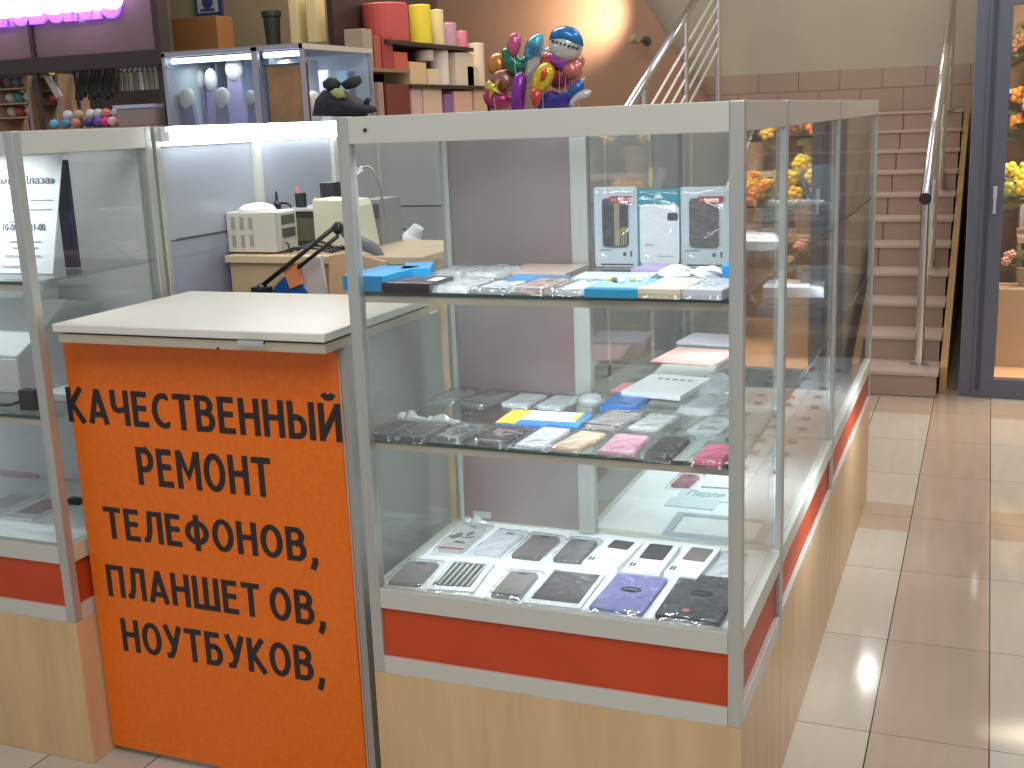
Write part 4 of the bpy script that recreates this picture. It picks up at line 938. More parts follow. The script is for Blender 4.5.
# soldering iron/flexible arms
ar = thing('clamp_arm', 'black double-bar lamp arm reaching over the workbench from its clamp', 'lamp arm', tuple(Y_(262, 291, 2.93)))
MB().cyl(Y_(263, 285, 2.93), Y_(336, 226, 2.93), .007, 10).build('upper_bar', BLK, ar, smooth=True)
MB().cyl(Y_(298, 268, 2.92), Y_(338, 236, 2.92), .006, 10).build('lower_bar', BLK, ar, smooth=True)
MB().ball(Y_(262, 290, 2.93), .02, .02, .02, 12).box(Y_(254, 291, 2.93).x, Y_(270, 291, 2.93).x, 2.915, 2.945, 1.17, Y_(262, 287, 2.93).z).build('clamp', BLK, ar)
MB().ball(Y_(338, 228, 2.93), .018, .016, .02, 12).build('joint', BLK, ar, smooth=True)
hg = thing('heat_gun', 'dark grey hot-air gun handle lying behind the left post of the front showcase', 'heat gun', tuple(Y_(355, 250, 3.02)))
MB().tube([Y_(343, 232, 3.02), Y_(352, 237, 3.02), Y_(360, 243, 3.02), Y_(374, 249, 3.02), Y_(383, 259, 3.02)], lambda t_: .012 + .010 * math.sin(math.pi * min(1, t_ * 1.1)), 10).build('handle', mat('slate_plastic', (.12, .14, .16), .4), hg, smooth=True)
MB().tube([Y_(341, 245, 3.03), Y_(352, 252, 3.03), Y_(360, 262, 3.03), Y_(355, 269, 3.03), Y_(347, 264, 3.03), Y_(345, 254, 3.03)], .0025, 6).build('cable', BLK, hg, smooth=True)
# cabling
t = thing('cable_bundle', 'loose black cables under the lamp arm on the workbench', 'cable', (Y_(310, 250, 3.05).x, 3.05, DZ))
for i in range(3):
    MB().tube([Vector((sxr + .02 + .01 * i, 3.03 + .02 * i, DZ + .006)), Vector((sxr + .07, 3.02 + .03 * i, DZ + .02)), Vector((sxr + .12, 3.04 + .02 * i, DZ + .016 + .008 * i)), Vector((sxr + .19, 3.03 + .02 * i, DZ + .006))], .0045, 6).build('cable', BLK, t, smooth=True)
# papers, note, blue thing in front of the desk
FRM = mat('white_folder', (.80, .78, .74), .5)
def leaf(name, label, cat, uv, y0, th, m):
    pts = [P(u, v, y=y0) for u, v in uv]
    mb = MB().prism([(p.x, p.z) for p in pts], y0, y0 + th, 'y'); o = mb.build(name, m); return tag(o, label, cat)
leaf('paper_folder', 'pale pink paper folder standing against the workbench front', 'folder', [(304, 296), (302, 262), (318, 258), (326, 298)], 2.955, .012, mat('lilac_paper', (.62, .54, .52), .5))
leaf('paper_folder', 'white folder edge with a dark blue line beside the pink folder', 'folder', [(322, 298), (317, 258), (322, 256), (328, 298)], 2.965, .008, FRM)
leaf('blue_packet', 'dark blue packet under the orange note against the workbench', 'packet', [(270, 296), (276, 285), (284, 277), (300, 284), (310, 298)], 2.945, .008, mat('strong_blue_card', (.01, .09, .35), .4))
leaf('sticky_note', 'small square orange note hanging on the blue packet', 'note', [(290, 289), (283, 270), (296, 264), (304, 283)], 2.938, .003, mat('orange_note', (.85, .28, .10), .6))
leaf('cardboard_sheet', 'orange tan cardboard sheet in front of the workbench behind the left showcase post', 'cardboard', [(329, 300), (329, 256), (350, 252), (384, 262), (384, 296)], 2.95, .02, mat('orange_tan_card', (.68, .42, .24), .6))
# white gooseneck desk lamp
dl = thing('desk_lamp', 'white clip lamp with conical shade behind the front showcase shelf', 'lamp', tuple(P(405, 262, y=3.6)))
pc = P(408, 246, y=3.6); dirv = (P(400, 258, y=3.6) - P(412, 236, y=3.6)).normalized()
a_ = pc - dirv * .05; b_ = pc + dirv * .04
MB().cyl(a_, b_, .028, 18, .062).build('lamp_shade', mat('white_lamp_plastic', (.8, .82, .84), .35), dl, smooth=True)
MB().cyl(a_ - dirv * .03, a_, .02, 14, .028).build('lamp_socket', mat('white_lamp_plastic', (.8, .82, .84), .35), dl)
MB().tube([P(425, 247, y=3.62), P(416, 240, y=3.62), P(404, 229, y=3.62), P(398, 235, y=3.62), P(395, 242, y=3.62)], .004, 6).build('gooseneck', BLK, dl, smooth=True)
MB().tube([P(425, 247, y=3.62), P(430, 300, y=3.62), Vector((P(430, 300, y=3.62).x, 3.62, .02))], .006, 6).build('stand_pole', DGREY, dl, smooth=True)
MB().cyl((P(430, 300, y=3.62).x, 3.62, 0), (P(430, 300, y=3.62).x, 3.62, .02), .10, 20).build('lamp_base', DGREY, dl)

# ------------------------------------------------------------------ neighbour's lit glass cabinet (watch display)
GY, GX0, GX1, GD, GZ = 5.2, -4.06, -3.20, .72, 2.065
gc = thing('watch_display_cabinet', 'tall lit glass cabinet with cream watch cushions behind the left row', 'display cabinet', ((GX0 + GX1) / 2, GY + GD / 2, 0))
MB().box(GX0, GX1, GY, GY + GD, 0, 1.66).build('lower_body', GREYLAM, gc)
BLUEW = mat('cool_white_panel', (.66, .74, .84), .4)
MB().box(GX0 + .01, GX1 - .01, GY + .01, GY + GD - .01, 1.66, 1.672).build('display_floor', BLUEW, gc)
xm = P(256, 80, y=GY).x
mb = MB()
for x in (GX0, GX1 - .02): 
    for y in (GY, GY + GD - .02): mb.box(x, x + .02, y, y + .02, 1.66, GZ)
mb.box(xm - .018, xm + .018, GY, GY + .02, 1.66, GZ)
mb.box(GX0, GX1, GY, GY + .022, GZ - .02, GZ).box(GX0, GX0 + .02, GY, GY + GD, GZ - .02, GZ).box(GX0, GX1, GY + GD - .02, GY + GD, GZ - .02, GZ)
mb.build('frame', mat('violet_grey_profile', (.45, .42, .46), .4, .4), gc)
MB().box(GX1 - .02, GX1 + .004, GY, GY + GD, GZ - .022, GZ + .003).build('side_rail', mat('warm_white_profile', (.75, .65, .56), .4), gc)
MB().box(GX0, GX1, GY, GY + GD, GZ, GZ + .006).build('top_panel', mat('grey_top', (.3, .3, .33), .5), gc)
MB().box(GX0 + .02, xm - .018, GY + .006, GY + .011, 1.672, GZ - .02).box(xm + .018, GX1 - .02, GY + .006, GY + .011, 1.672, GZ - .02).box(GX1 - .011, GX1 - .006, GY + .02, GY + GD - .02, 1.672, GZ - .022).build('glass_pane', GLASS, gc)
MB().box(GX0 + .01, GX1 - .02, GY + GD - .03, GY + GD - .02, 1.672, GZ - .02).build('back_panel', BLUEW, gc)
MB().box(GX0 + .004, GX0 + .014, GY + .02, GY + GD - .02, 1.672, GZ - .02).build('side_panel', mat('grey_green_side_panel', (.30, .32, .33), .4), gc)
for (xa, xb, yy) in ((GX0 + .03, xm - .04, GY + .05), (xm + .03, GX1 - .04, GY + .05)):
    MB().cyl((xa, yy, GZ - .04), (xb, yy, GZ - .04), .014, 10).build('light_tube', mat('cool_lit_tube', (1, 1, 1), .4, emit=(.62, .82, 1), es=5), gc)
area('watch_cabinet_light', ((GX0 + GX1) / 2, GY + .2, GZ - .06), ((GX0 + GX1) / 2, GY + .25, 1.6), .75, .1, 2.6, (.72, .86, 1))
MB().box(xm + .02, xm + .045, GY + .10, GY + .55, 1.672, GZ - .05).build('divider', BLUEW, gc)
OR = mat('amber_brown_panel', (.42, .20, .06), .4, noise=.35, nscale=5)
a = P(270, 113, y=GY + .04); b = P(304, 64, y=GY + .04)
o = MB().box(a.x, b.x, GY + .04, GY + .06, 1.673, b.z).build('picture_board', OR); tag(o, 'amber brown framed board behind glass in the lit cabinet', 'board')
fb = MB(); fb.box(a.x - .008, a.x, GY + .035, GY + .06, 0, b.z - 1.673 + .008).box(b.x, b.x + .008, GY + .035, GY + .06, 0, b.z - 1.673 + .008).box(a.x, b.x, GY + .035, GY + .06, b.z - 1.673, b.z - 1.673 + .008)
fo = fb.build('board_frame', DGREY); fo.parent = o; fo.location = (-o.location.x, -o.location.y, 0)
CUSH = mat('cream_cushion', (.46, .43, .41), .8); PUR = mat('grey_violet_cloth', (.20, .17, .26), .7)
def cushion(u, v, wpx, hpx, y, label, tilt=0):
    p = P(u, v, y=y); s = y / 1162 * 1.12
    t = thing('watch_cushion', label, 'watch cushion', (p.x, y, 1.6725), 'watch cushions in the lit cabinet', local=True)
    rx, rz = wpx * s / 2, hpx * s / 2; zc = max(rz, p.z - 1.6725)
    b = MB().ball((0, 0, 0), rx, .035, rz, 18).build('cushion', CUSH, t, smooth=True); b.location = (0, 0, zc); b.rotation_euler = (0, math.radians(tilt), 0)
    if zc - rz > .004: MB().prism([(-rx * 1.15, 0), (rx * 1.15, 0), (rx * .8, zc - rz * .5), (-rx * .8, zc - rz * .5)], -.01, .02, 'y').build('stand', PUR, t)
cushion(187, 99, 18, 23, GY + .10, 'cream oval cushion at the lower left of the lit cabinet', 18)
cushion(200, 80, 12, 22, GY + .30, 'narrow cream cushion in the small grey niche, left of its pair', 0)
cushion(211, 80, 14, 24, GY + .28, 'cream cushion in the small grey niche, right of its pair', 4)
cushion(222, 98, 17, 22, GY + .12, 'cream oval cushion tilted below the large cushion', 20)
cushion(234, 69, 20, 26, GY + .30, 'largest cream cushion high in the tall grey niche', 0)
cushion(251, 98, 9, 16, GY + .10, 'cream cushion half hidden by the cabinet mullion', 8)
NI = mat('slate_niche', (.22, .24, .30), .6)
for (ul, br_, y, lb) in (((191, 69), (216, 110), GY + .36, 'small slate grey open box niche holding two cushions'), ((216, 57), (250, 112), GY + .36, 'tall slate grey open box niche holding the largest cushion')):
    a = P(*ul, y=y); b = P(*br_, y=y)
    o = MB().box(a.x, b.x, y + .14, y + .15, 1.673, a.z).box(a.x, a.x + .012, y - .02, y + .14, 1.673, a.z).box(b.x - .012, b.x, y - .02, y + .14, 1.673, a.z).box(a.x, b.x, y - .02, y + .15, a.z, a.z + .01).build('display_niche', NI); tag(o, lb, 'niche')
for (u, c, lb) in ((318, (.80, .76, .72), 'white rounded bust at the side pane of the lit cabinet'), (330, (.82, .80, .80), 'white square panel card inside the lit cabinet side'), (349, (.40, .60, .80), 'pale blue upright card inside the lit cabinet side'), (357, (.25, .30, .55), 'dark blue narrow strip inside the lit cabinet side')):
    y_ = GY + .2 + (u - 318) * .010; p = P(u, 70, y=y_)
    x_ = min(p.x, GX1 - .08)
    o = (MB().ball((x_, y_, 1.70 + .06), .05, .05, .085, 14) if u == 318 else MB().box(x_ - .03, x_ + .03, y_, y_ + .02, 1.673, 1.95)).build('display_card' if u != 318 else 'display_bust', cmat(c), None, smooth=u == 318); tag(o, lb, 'display piece')

# black bundled cloth with bow and olive patch on the rear cabinet
YB = 4.86
bl = thing('draped_bag', 'slouched black cloth bag with a bow and olive patch on top of the rear cabinet', 'bag', (P(340, 100, y=YB).x, YB, ZT + .002))
def outline(uv, y): 
    pts = [P(u, v, y=y) for u, v in uv]; cx = sum(p.x for p in pts) / len(pts); cz = sum(p.z for p in pts) / len(pts)
    return [(p.x - cx, p.z - cz) for p in pts], (cx, y, cz)
BC = mat('black_cloth', (.022, .024, .032), .75, noise=.3, nscale=30)
ol, c = outline([(312, 116), (315, 100), (323, 90), (334, 88), (344, 90), (354, 96), (366, 103), (376, 108), (377, 112), (368, 114), (366, 117)], YB)
MB().puffy(ol, .09, c).build('bag_body', BC, bl, smooth=True)
ol, c = outline([(324, 88), (323, 82), (329, 77), (336, 78), (341, 83), (338, 90), (330, 91)], YB - .03); MB().puffy(ol, .035, c).build('bow_loop', BC, bl, smooth=True)
ol, c = outline([(340, 84), (346, 80), (352, 76), (360, 76), (362, 82), (357, 87), (346, 90)], YB - .03); MB().puffy(ol, .035, c).build('bow_loop', BC, bl, smooth=True)
ol, c = outline([(330, 91), (336, 88), (343, 90), (346, 97), (338, 99), (333, 96)], YB - .085); MB().puffy(ol, .02, c).build('olive_patch', mat('olive_patch', (.34, .34, .10), .6), bl, smooth=True)
ol, c = outline([(364, 102), (368, 97), (370, 99), (368, 106)], YB); MB().puffy(ol, .02, c).build('strap_end', BC, bl, smooth=True)

# ------------------------------------------------------------------ sewing / yarn shop at the far left
YY = 5.6
nb = thing('shop_fascia', 'mauve grey shop fascia with dark beams above the yarn shelves', 'fascia', (P(60, 60, y=YY).x, YY, 0))
def fx(u, y=YY): return P(u, 60, y=y).x
FZ0 = P(80, 55, y=YY).z
MAU = mat('mauve_panel', (.25, .165, .16), .6, noise=.05); DBR = mat('dark_brown_beam', (.055, .035, .03), .5)
MB().box(-7.5, fx(164), YY, YY + .06, FZ0, FZ0 + .95).build('fascia_panel', MAU, nb)
MB().box(-7.5, fx(164), YY - .03, YY + .06, FZ0 - .085, FZ0).build('lower_beam', DBR, nb)
MB().box(fx(160), fx(166), YY - .035, YY + .06, FZ0 - .085, FZ0 + .95).build('end_beam', DBR, nb)
MB().box(fx(34), fx(37.5), YY - .02, YY, 0, FZ0 + .95).build('upright_beam', DBR, nb)
MB().box(fx(160), fx(166), YY, YY + .06, 0, FZ0 - .085).build('end_upright', DBR, nb)
ns = thing('neon_sign', 'glowing white and violet shop lettering on the mauve fascia', 'sign', (fx(60), YY - .05, 1.9))
def neon(s, m, d, grow, yoff, dz):
    a = P(-22, 19, y=YY); b = P(128, 3, y=YY); top = P(60, -22, y=YY); bot = P(60, 15, y=YY)
    return text(d, s, m, ns, a.x, b.x, bot.z + dz, top.z + dz, YY - yoff, .03 if grow == 0 else .01, bold=.02 + grow, shear=.15)
neon('хновение', mat('white_pink_neon', (1, 1, 1), .4, emit=(1, .72, 1), es=3.2), 'lit_letters', 0, .055, 0)
neon('хновение', mat('violet_halo_glow', (.3, .1, .8), .4, emit=(.30, .10, 1), es=2.0), 'violet_halo', .05, .02, -.045)  # larger glowing copy of the letters stands in for their violet halo
area('neon_glow', (fx(60), YY - .10, FZ0 + .45), (fx(60), YY, FZ0 + .18), 1.1, .04, 9, (.40, .15, 1))
# back of that shop
struct('wall_left', box(-9, P(166, 60, y=7.0).x, 7.0, 7.1, 0, 3.4), mat('dim_brown_wall', (.09, .07, .06), .8, noise=.3, nscale=4))
sz0 = P(80, 132, y=YY).z
sh = thing('yarn_shelf', 'wooden yarn shelving with upright boards at the far left', 'shelf', (fx(20), YY + .2, 0))
for u in (1, 36, 66): 
    MB().box(fx(u, YY + .2) - .012, fx(u, YY + .2) + .012, YY + .1, YY + .35, 0, FZ0 - .09).build('upright', mat('tan_shelf_wood', (.42, .28, .18), .5), sh)
rows = [(66, 'blue and white', ((.55, .62, .75), (.12, .18, .40), (.75, .78, .80))), (82, 'pink and grey', ((.55, .35, .38), (.35, .35, .50), (.60, .45, .42))), (97, 'teal and white', ((.70, .72, .68), (.10, .38, .36), (.65, .66, .62))), (111, 'red and cream', ((.78, .72, .62), (.55, .10, .08), (.75, .70, .60)))]
for v, nm, cs in rows:
    zc = P(18, v, y=YY + .15).z
    for i, c in enumerate(cs):
        x = fx(6 + 9.5 * i, YY + .2) ; t = thing('yarn_spool', '%s yarn spool lying in the %s row of the left shelf' % (nm, {66: 'top', 82: 'second', 97: 'third', 111: 'bottom'}[v]), 'spool', (x, YY + .2, zc), 'yarn spools, ' + nm + ' row', local=True)
        MB().lathe([(.018, -.024), (.032, -.018), (.034, 0), (.032, .018), (.018, .024)], n=14, axis='x').build('yarn', cmat(c, .8, 0), t, smooth=True)
        MB().cyl((-.027, 0, 0), (.027, 0, 0), .008, 8).build('core', WHT, t)
    MB().box(fx(1, YY + .2), fx(36, YY + .2), YY + .1, YY + .32, zc - .045, zc - .036).build('board', mat('tan_shelf_wood', (.42, .28, .18), .5), sh)
for (u, v, c, lb) in ((47, 70, (.72, .70, .10), 'yellow ribbon spool on the shelf right of the dark upright'), (58, 84, (.55, .55, .40), 'olive ribbon spool beside the hanging white ribbon'), (58, 98, (.60, .10, .10), 'red ribbon spool below the olive one')):
    p = P(u, v, y=YY + .2); t = thing('ribbon_spool', lb, 'spool', tuple(p), local=True)
    MB().lathe([(.034, -.035), (.034, -.03), (.026, -.03), (.026, .03), (.034, .03), (.034, .035)], n=16, axis='x').build('spool', cmat(c, .6, 0), t)
MB().box(fx(37, YY + .2), fx(66, YY + .2), YY + .14, YY + .32, P(50, 77, y=YY + .2).z - .008, P(50, 77, y=YY + .2).z).box(fx(37, YY + .2), fx(66, YY + .2), YY + .14, YY + .32, P(50, 91, y=YY + .2).z - .008, P(50, 91, y=YY + .2).z).box(fx(37, YY + .2), fx(66, YY + .2), YY + .14, YY + .32, P(50, 104, y=YY + .2).z - .008, P(50, 104, y=YY + .2).z).build('board', DBR, sh)
leaf('white_ribbon', 'white ribbon hanging diagonally across the yarn shelf', 'ribbon', [(43, 76), (50, 76), (62, 96), (56, 98)], YY + .09, .01, mat('white_ribbon', (.62, .62, .58), .6))
# dark hanging garlands and tools
rk = thing('hanging_rack', 'dark rail the ribbon bundles and tools hang from', 'rack', (fx(120), YY + .25, 0))
RZ = P(120, 62, y=YY + .25).z
MB().cyl((fx(72, YY + .25), YY + .25, RZ), (fx(158, YY + .25), YY + .25, RZ), .008, 8).box(fx(72, YY + .25), fx(72, YY + .25) + .02, YY + .24, YY + .26, 0, RZ).box(fx(158, YY + .25), fx(158, YY + .25) + .02, YY + .24, YY + .26, 0, RZ).build('rail', DGREY, rk)
for i in range(9):
    u = 78 + i * 4.4; p = P(u, 64, y=YY + .22); q = P(u, 100 - (i % 3) * 3, y=YY + .22)
    o = MB().tube([(p.x, YY + .25, RZ - .01), (p.x + .01, YY + .21, (p.z + q.z) / 2), (p.x - .008, YY + .20, q.z)], lambda t_: .010 + .016 * t_, 8).build('ribbon_bundle', mat('black_green_ribbon', (.03, .035, .03), .6, noise=.5, nscale=20), None, smooth=True); tag(o, 'dark ribbon bundle in the nearly black cluster hanging on the rack', 'ribbon bundle', 'dark ribbon bundles on the rack')
for i in range(8):
    u = 119 + i * 5.2; p = P(u, 68, y=YY + .24)
    t = thing('hanging_tool', 'small tool card hanging in the row of grey and olive tools on the rack', 'tool', (p.x, YY + .24, RZ - .17), 'tool cards on the rack', local=True)
    c = [(.35, .33, .26), (.28, .28, .25), (.38, .40, .26), (.22, .22, .22), (.65, .66, .66)][i % 5]
    MB().box(-.012, .012, -.004, .004, 0, .105).build('card', cmat(c), t); MB().cyl((0, 0, .105), (0, 0, .16), .002, 6).cyl((0, -.004, .12), (0, .004, .12), .012, 10).build('ring', CHROME, t)
o = MB().box(fx(143, YY + .25), fx(157, YY + .25), YY + .262, YY + .275, RZ - .035, RZ + .035).build('pale_card', mat('lilac_card', (.40, .33, .36), .6)); tag(o, 'pale lilac card above the hanging tools', 'card')
# counter with balls of yarn
CT = P(90, 128, y=YY + .05).z
yc = thing('yarn_counter', 'dark low counter heaped with balls of yarn under the hanging ribbons', 'counter', (fx(105), YY + .0, 0))
MB().box(fx(44), fx(160), YY - .12, YY + .18, 0, CT - .01).build('counter_body', DBR, yc)
MB().box(fx(43), fx(161), YY - .14, YY + .2, CT - .01, CT).build('counter_top', mat('tan_shelf_wood', (.42, .28, .18), .5), yc)
yb = [(54, 121, 'turquoise', (.10, .45, .50)), (61, 108, 'white', (.72, .74, .74)), (66, 122, 'teal', (.08, .28, .32)), (72, 112, 'beige', (.55, .45, .30)), (76, 122, 'orange brown', (.50, .22, .12)), (84, 106, 'pale cream', (.75, .76, .72)), (88, 121, 'navy', (.05, .06, .18)), (92, 110, 'silver', (.6, .62, .66)), (100, 112, 'coral red', (.75, .22, .18)), (99, 123, 'purple', (.15, .08, .28)), (106, 122, 'crimson', (.60, .06, .14)), (110, 111, 'mint', (.50, .60, .48)), (113, 123, 'light pink', (.72, .48, .44))]
for u, v, nm, c in yb:
    p = P(u, v, y=YY - .03); r_ = .030
    zc = CT + r_ if v > 118 else CT + r_ * 2.7
    o = MB().ball((p.x, YY - .03 + (.05 if v < 118 else 0), zc), r_, r_, r_ * .92, 14, .05).build('yarn_ball', mat('yarn_' + nm.replace(' ', '_'), c, .85, bump=.5, bscale=120), None, smooth=True); tag(o, '%s ball of yarn in the heap on the low counter' % nm, 'yarn ball')
o = MB().box(fx(120), fx(158), YY - .08, YY + .1, CT, P(140, 108, y=YY - .05).z).build('cloth_box', mat('grey_tan_cloth', (.36, .29, .24), .6), bevel=.006); tag(o, 'grey tan box under a light cloth at the right end of the yarn counter', 'box')
o2 = MB().box(fx(118), fx(158), YY - .09, YY + .1, 0, .02).build('white_cloth', mat('pale_blue_cloth', (.55, .60, .70), .6)); o2.parent = o; bz = P(140, 108, y=YY - .05).z; o2.location = (-o.location.x, -o.location.y, bz - CT)

# ------------------------------------------------------------------ olive wall pieces behind the lit cabinet
WY = 8.2
o = MB().box(P(197, 5, y=WY).x, P(223, 5, y=WY).x, WY - .03, WY, P(210, 16, y=WY).z, P(210, -16, y=WY).z).build('wall_sign', mat('navy_sign', (.03, .04, .16), .5)); tag(o, 'small navy framed sign on the olive wall', 'sign'); 
c0 = o.location.copy()
q = MB(); cc = P(210, 2, y=WY); 
q.box(P(200, 5, y=WY).x, P(220, 5, y=WY).x, WY - .036, WY - .03, P(210, 13, y=WY).z, P(210, -13, y=WY).z)
s1 = q.build('sign_face', mat('grey_blue_sign', (.36, .38, .42), .5)); s1.parent = o; s1.location = -c0
s2 = MB().ball((cc.x, WY - .037, cc.z), .055, .004, .055, 14).box(P(203, 5, y=WY).x, P(217, 5, y=WY).x, WY - .040, WY - .037, P(210, 11.5, y=WY).z, P(210, 9, y=WY).z).build('sign_emblem', mat('navy_sign', (.03, .04, .16), .5)); s2.parent = o; s2.location = -c0
def wallbox(name, label, cat, u0, u1, v0, v1, y, th, m, bev=.004):
    a = P(u0, v1, y=y); b = P(u1, v0, y=y); mb = MB().box(a.x, b.x, y, y + th, a.z, b.z); o = mb.build(name, m, bevel=bev); return tag(o, label, cat)
TC = thing('storage_cupboard', 'wide olive cupboard behind the lit cabinet carrying boxes and a flower pot', 'cupboard', (P(270, 60, y=7.3).x, 7.5, 0))
TZ = P(230, 48, y=7.3).z
xA, xB = P(166, 60, y=7.3).x, P(374, 60, y=7.3).x
MB().box(xA, xB, 7.3, 7.8, 0, TZ).build('cupboard_body', OLIVE, TC)
def onbox(name, label, cat, u0, u1, vt, m, y=7.32, th=.2, bev=.004):
    a = P(u0, 40, y=y).x; b = P(u1, 40, y=y).x; zt = P((u0 + u1) / 2, vt, y=y).z
    return tag(MB().box(a, b, y, y + th, TZ + .001, zt).build(name, m, bevel=bev), label, cat)
onbox('brown_box', 'rust brown box on the cupboard below the navy sign', 'box', 170, 218, 17, mat('rust_card', (.26, .12, .04), .6))
p = P(271, 30, y=7.4); t = thing('flower_pot', 'dark green flower pot on the cupboard', 'pot', (p.x, 7.42, TZ + .001), local=True)
hz = P(271, 11, y=7.4).z - TZ
MB().lathe([(.05, 0), (.062, hz * .85), (.07, hz * .85), (.07, hz), (.058, hz)], n=18).build('pot', mat('dark_green_glaze', (.02, .035, .025), .5), t)
CB = mat('beige_cardboard', (.52, .44, .30), .6); CG = mat('grey_beige_card', (.34, .29, .22), .6)
onbox('gift_box', 'tall pale yellow box with brown divisions at the left of the gift boxes', 'box', 291, 299, -12, mat('pale_yellow_card', (.62, .55, .30), .6), th=.12)
onbox('gift_box', 'tall pale yellow box with the narrow waist beside the divided one', 'box', 308, 318, -12, mat('pale_yellow_card', (.62, .55, .30), .6), th=.12)
onbox('gift_box', 'wide grey beige box behind the pale yellow boxes', 'box', 292, 338, -20, CG, y=7.5, th=.25)
mb = MB(); uv = [(340, 42), (330, 0), (334, -12), (345, -12), (353, 32), (354, 43)]; leaf('paper_bag', 'tall white paper bag with a slanted side on the cupboard', 'bag', [(u, min(v, 47)) for u, v in uv], 7.3, .14, mat('ivory_paper', (.72, .64, .48), .6))
onbox('gift_box', 'brown orange upright book-like box beside the white paper bag', 'box', 357, 362, 14, mat('orange_card', (.55, .28, .10), .6), th=.12)
onbox('gift_box', 'narrow beige box with light top beside the orange one', 'box', 362, 367, 22, CB, th=.12)

# ------------------------------------------------------------------ gift-wrap shelves along the side
SX = -3.52
gw = thing('wrapping_shelf', 'dark shelving with wrapping rolls and gift boxes behind the front showcase', 'shelf', (SX, 6.9, 0))
def gy(u): r = ray(u, 80); return SX * r.y / r.x
def gz(u, v): return P(u, v, x=SX).z
y380, y490 = gy(378), gy(492)
BRD = mat('black_brown_board', (.045, .025, .02), .5)
S1 = gz(440, 44.5); S2 = gz(395, 69); S3 = gz(460, 85.5)
y475 = gy(475)
MB().box(SX - .30, SX, y380 + .15, y475, S1 - .025, S1).build('board', BRD, gw)
MB().box(SX - .30, SX, y380 - .25, y380 + .45, S2 - .02, S2).build('board', mat('tan_board', (.34, .22, .14), .5), gw)
MB().box(SX - .30, SX, y380 + .46, y490, S3 - .025, S3).build('board', BRD, gw)
MB().box(SX - .34, SX - .30, y380 + .02, y475 + .05, 0, S1 + .5).build('back_panel', BRD, gw)
MB().box(SX - .30, SX - .02, y490 - .02, y490, 0, S3).build('upright', BRD, gw)
MB().box(SX - .30, SX, y380 - .28, y490 - .02, 0, 1.60).build('base_cabinet', BRD, gw)
def roll(u0, u1, vt, zb, col, label, name='wrapping_roll', xo=.1, kind='roll'):
    ya, yb = gy(u0), gy(u1); r_ = (yb - ya) / 2 * .62; yc_ = (ya + yb) / 2; zt = gz((u0 + u1) / 2, vt)
    xc = SX - r_ - .02
    if kind == 'roll':
        t = thing(name, label, 'wrapping roll', (xc, yc_, zb + .001), local=True); h = zt - zb
        MB().lathe([(r_ * .96, 0), (r_, .006), (r_, h - .006), (r_ * .96, h)], n=24).build('roll', cmat(col, .55, .1), t, smooth=False)
        MB().cyl((0, 0, h), (0, 0, h + .006), r_ * .4, 12).build('tube_core', cmat((.5, .4, .3)), t)
    else:
        o = MB().box(SX - .02 - min(.2, (yb - ya)), SX - .02, ya + .005, yb - .005, zb + .001, zt).build(name, cmat(col, .55, .1), bevel=.004); tag(o, label, 'box')
roll(395, 428, 3, S1, (.60, .10, .09), 'wide dark red roll on the top wrapping shelf')
roll(428, 443, 5, S1, (.85, .72, .05), 'bright yellow roll on the top wrapping shelf')
roll(444, 453, 10, S1, (.82, .70, .38), 'pale yellow slim roll beside the bright yellow one')
roll(455, 466, 23, S1, (.58, .34, .44), 'lilac roll on the top wrapping shelf')
roll(467, 475, 31, S1, (.80, .26, .36), 'small pink roll at the end of the top wrapping shelf')
roll(430, 443, 50, S3 + .16, (.70, .58, .48), 'beige roll standing on the cream boxes')
roll(444, 458, 50, S3, (.90, .78, .70), 'tall white pink roll on the lower wrapping shelf')
roll(459, 477, 53, S3, (.86, .72, .58), 'cream upright box on the lower wrapping shelf', kind='box', name='gift_box')
roll(482, 492, 43, S3, (.80, .68, .52), 'tallest cream roll at the right end of the lower wrapping shelf')
roll(413, 430, 62, S3 - .0, (.78, .58, .30), 'stack-like cream yellow box at the left end of the lower wrapping shelf', kind='box', name='gift_box')
roll(431, 443, 69, S3, (.88, .70, .46), 'cream box under the beige roll', kind='box', name='gift_box')
roll(470, 482, 66, S3, (.84, .70, .52), 'patterned cream box right of the cream upright box', kind='box', name='gift_box')
roll(379, 386, 36, S2, (.46, .10, .06), 'dark red tall box leaning at the left of the lower red shelf', kind='box', name='gift_box')
roll(387, 398, 35, S2, (.42, .06, .05), 'dark red box behind the orange red one', kind='box', name='gift_box')
roll(398, 412, 52, S2, (.62, .14, .07), 'orange red box on the tan shelf board', kind='box', name='gift_box')
roll(368, 378, 29, S2 - .0, (.46, .36, .26), 'grey beige box left of the red boxes', kind='box', name='gift_box')
BZ = 1.601
roll(380, 386, 82, BZ, (.45, .30, .22), 'brown striped narrow box under the tan shelf board', kind='box', name='gift_box')
roll(388, 412, 84, BZ, (.20, .04, .03), 'dark red bag with a silver button under the tan shelf board', kind='box', name='gift_bag')
roll(413, 424, 84, BZ, (.72, .50, .46), 'pink white box with a lilac bow on the base cabinet', kind='box', name='gift_box')
roll(425, 444, 87, BZ, (.82, .58, .42), 'peach coloured wide box on the base cabinet', kind='box', name='gift_box')
roll(446, 455, 94, BZ, (.34, .16, .36), 'violet box on the base cabinet', kind='box', name='gift_box')
roll(456, 474, 91, BZ, (.85, .52, .40), 'salmon box right of the violet box', kind='box', name='gift_box')
roll(476, 489, 88, BZ, (.80, .56, .36), 'peach box at the right end beneath the lower wrapping shelf', kind='box', name='gift_box')

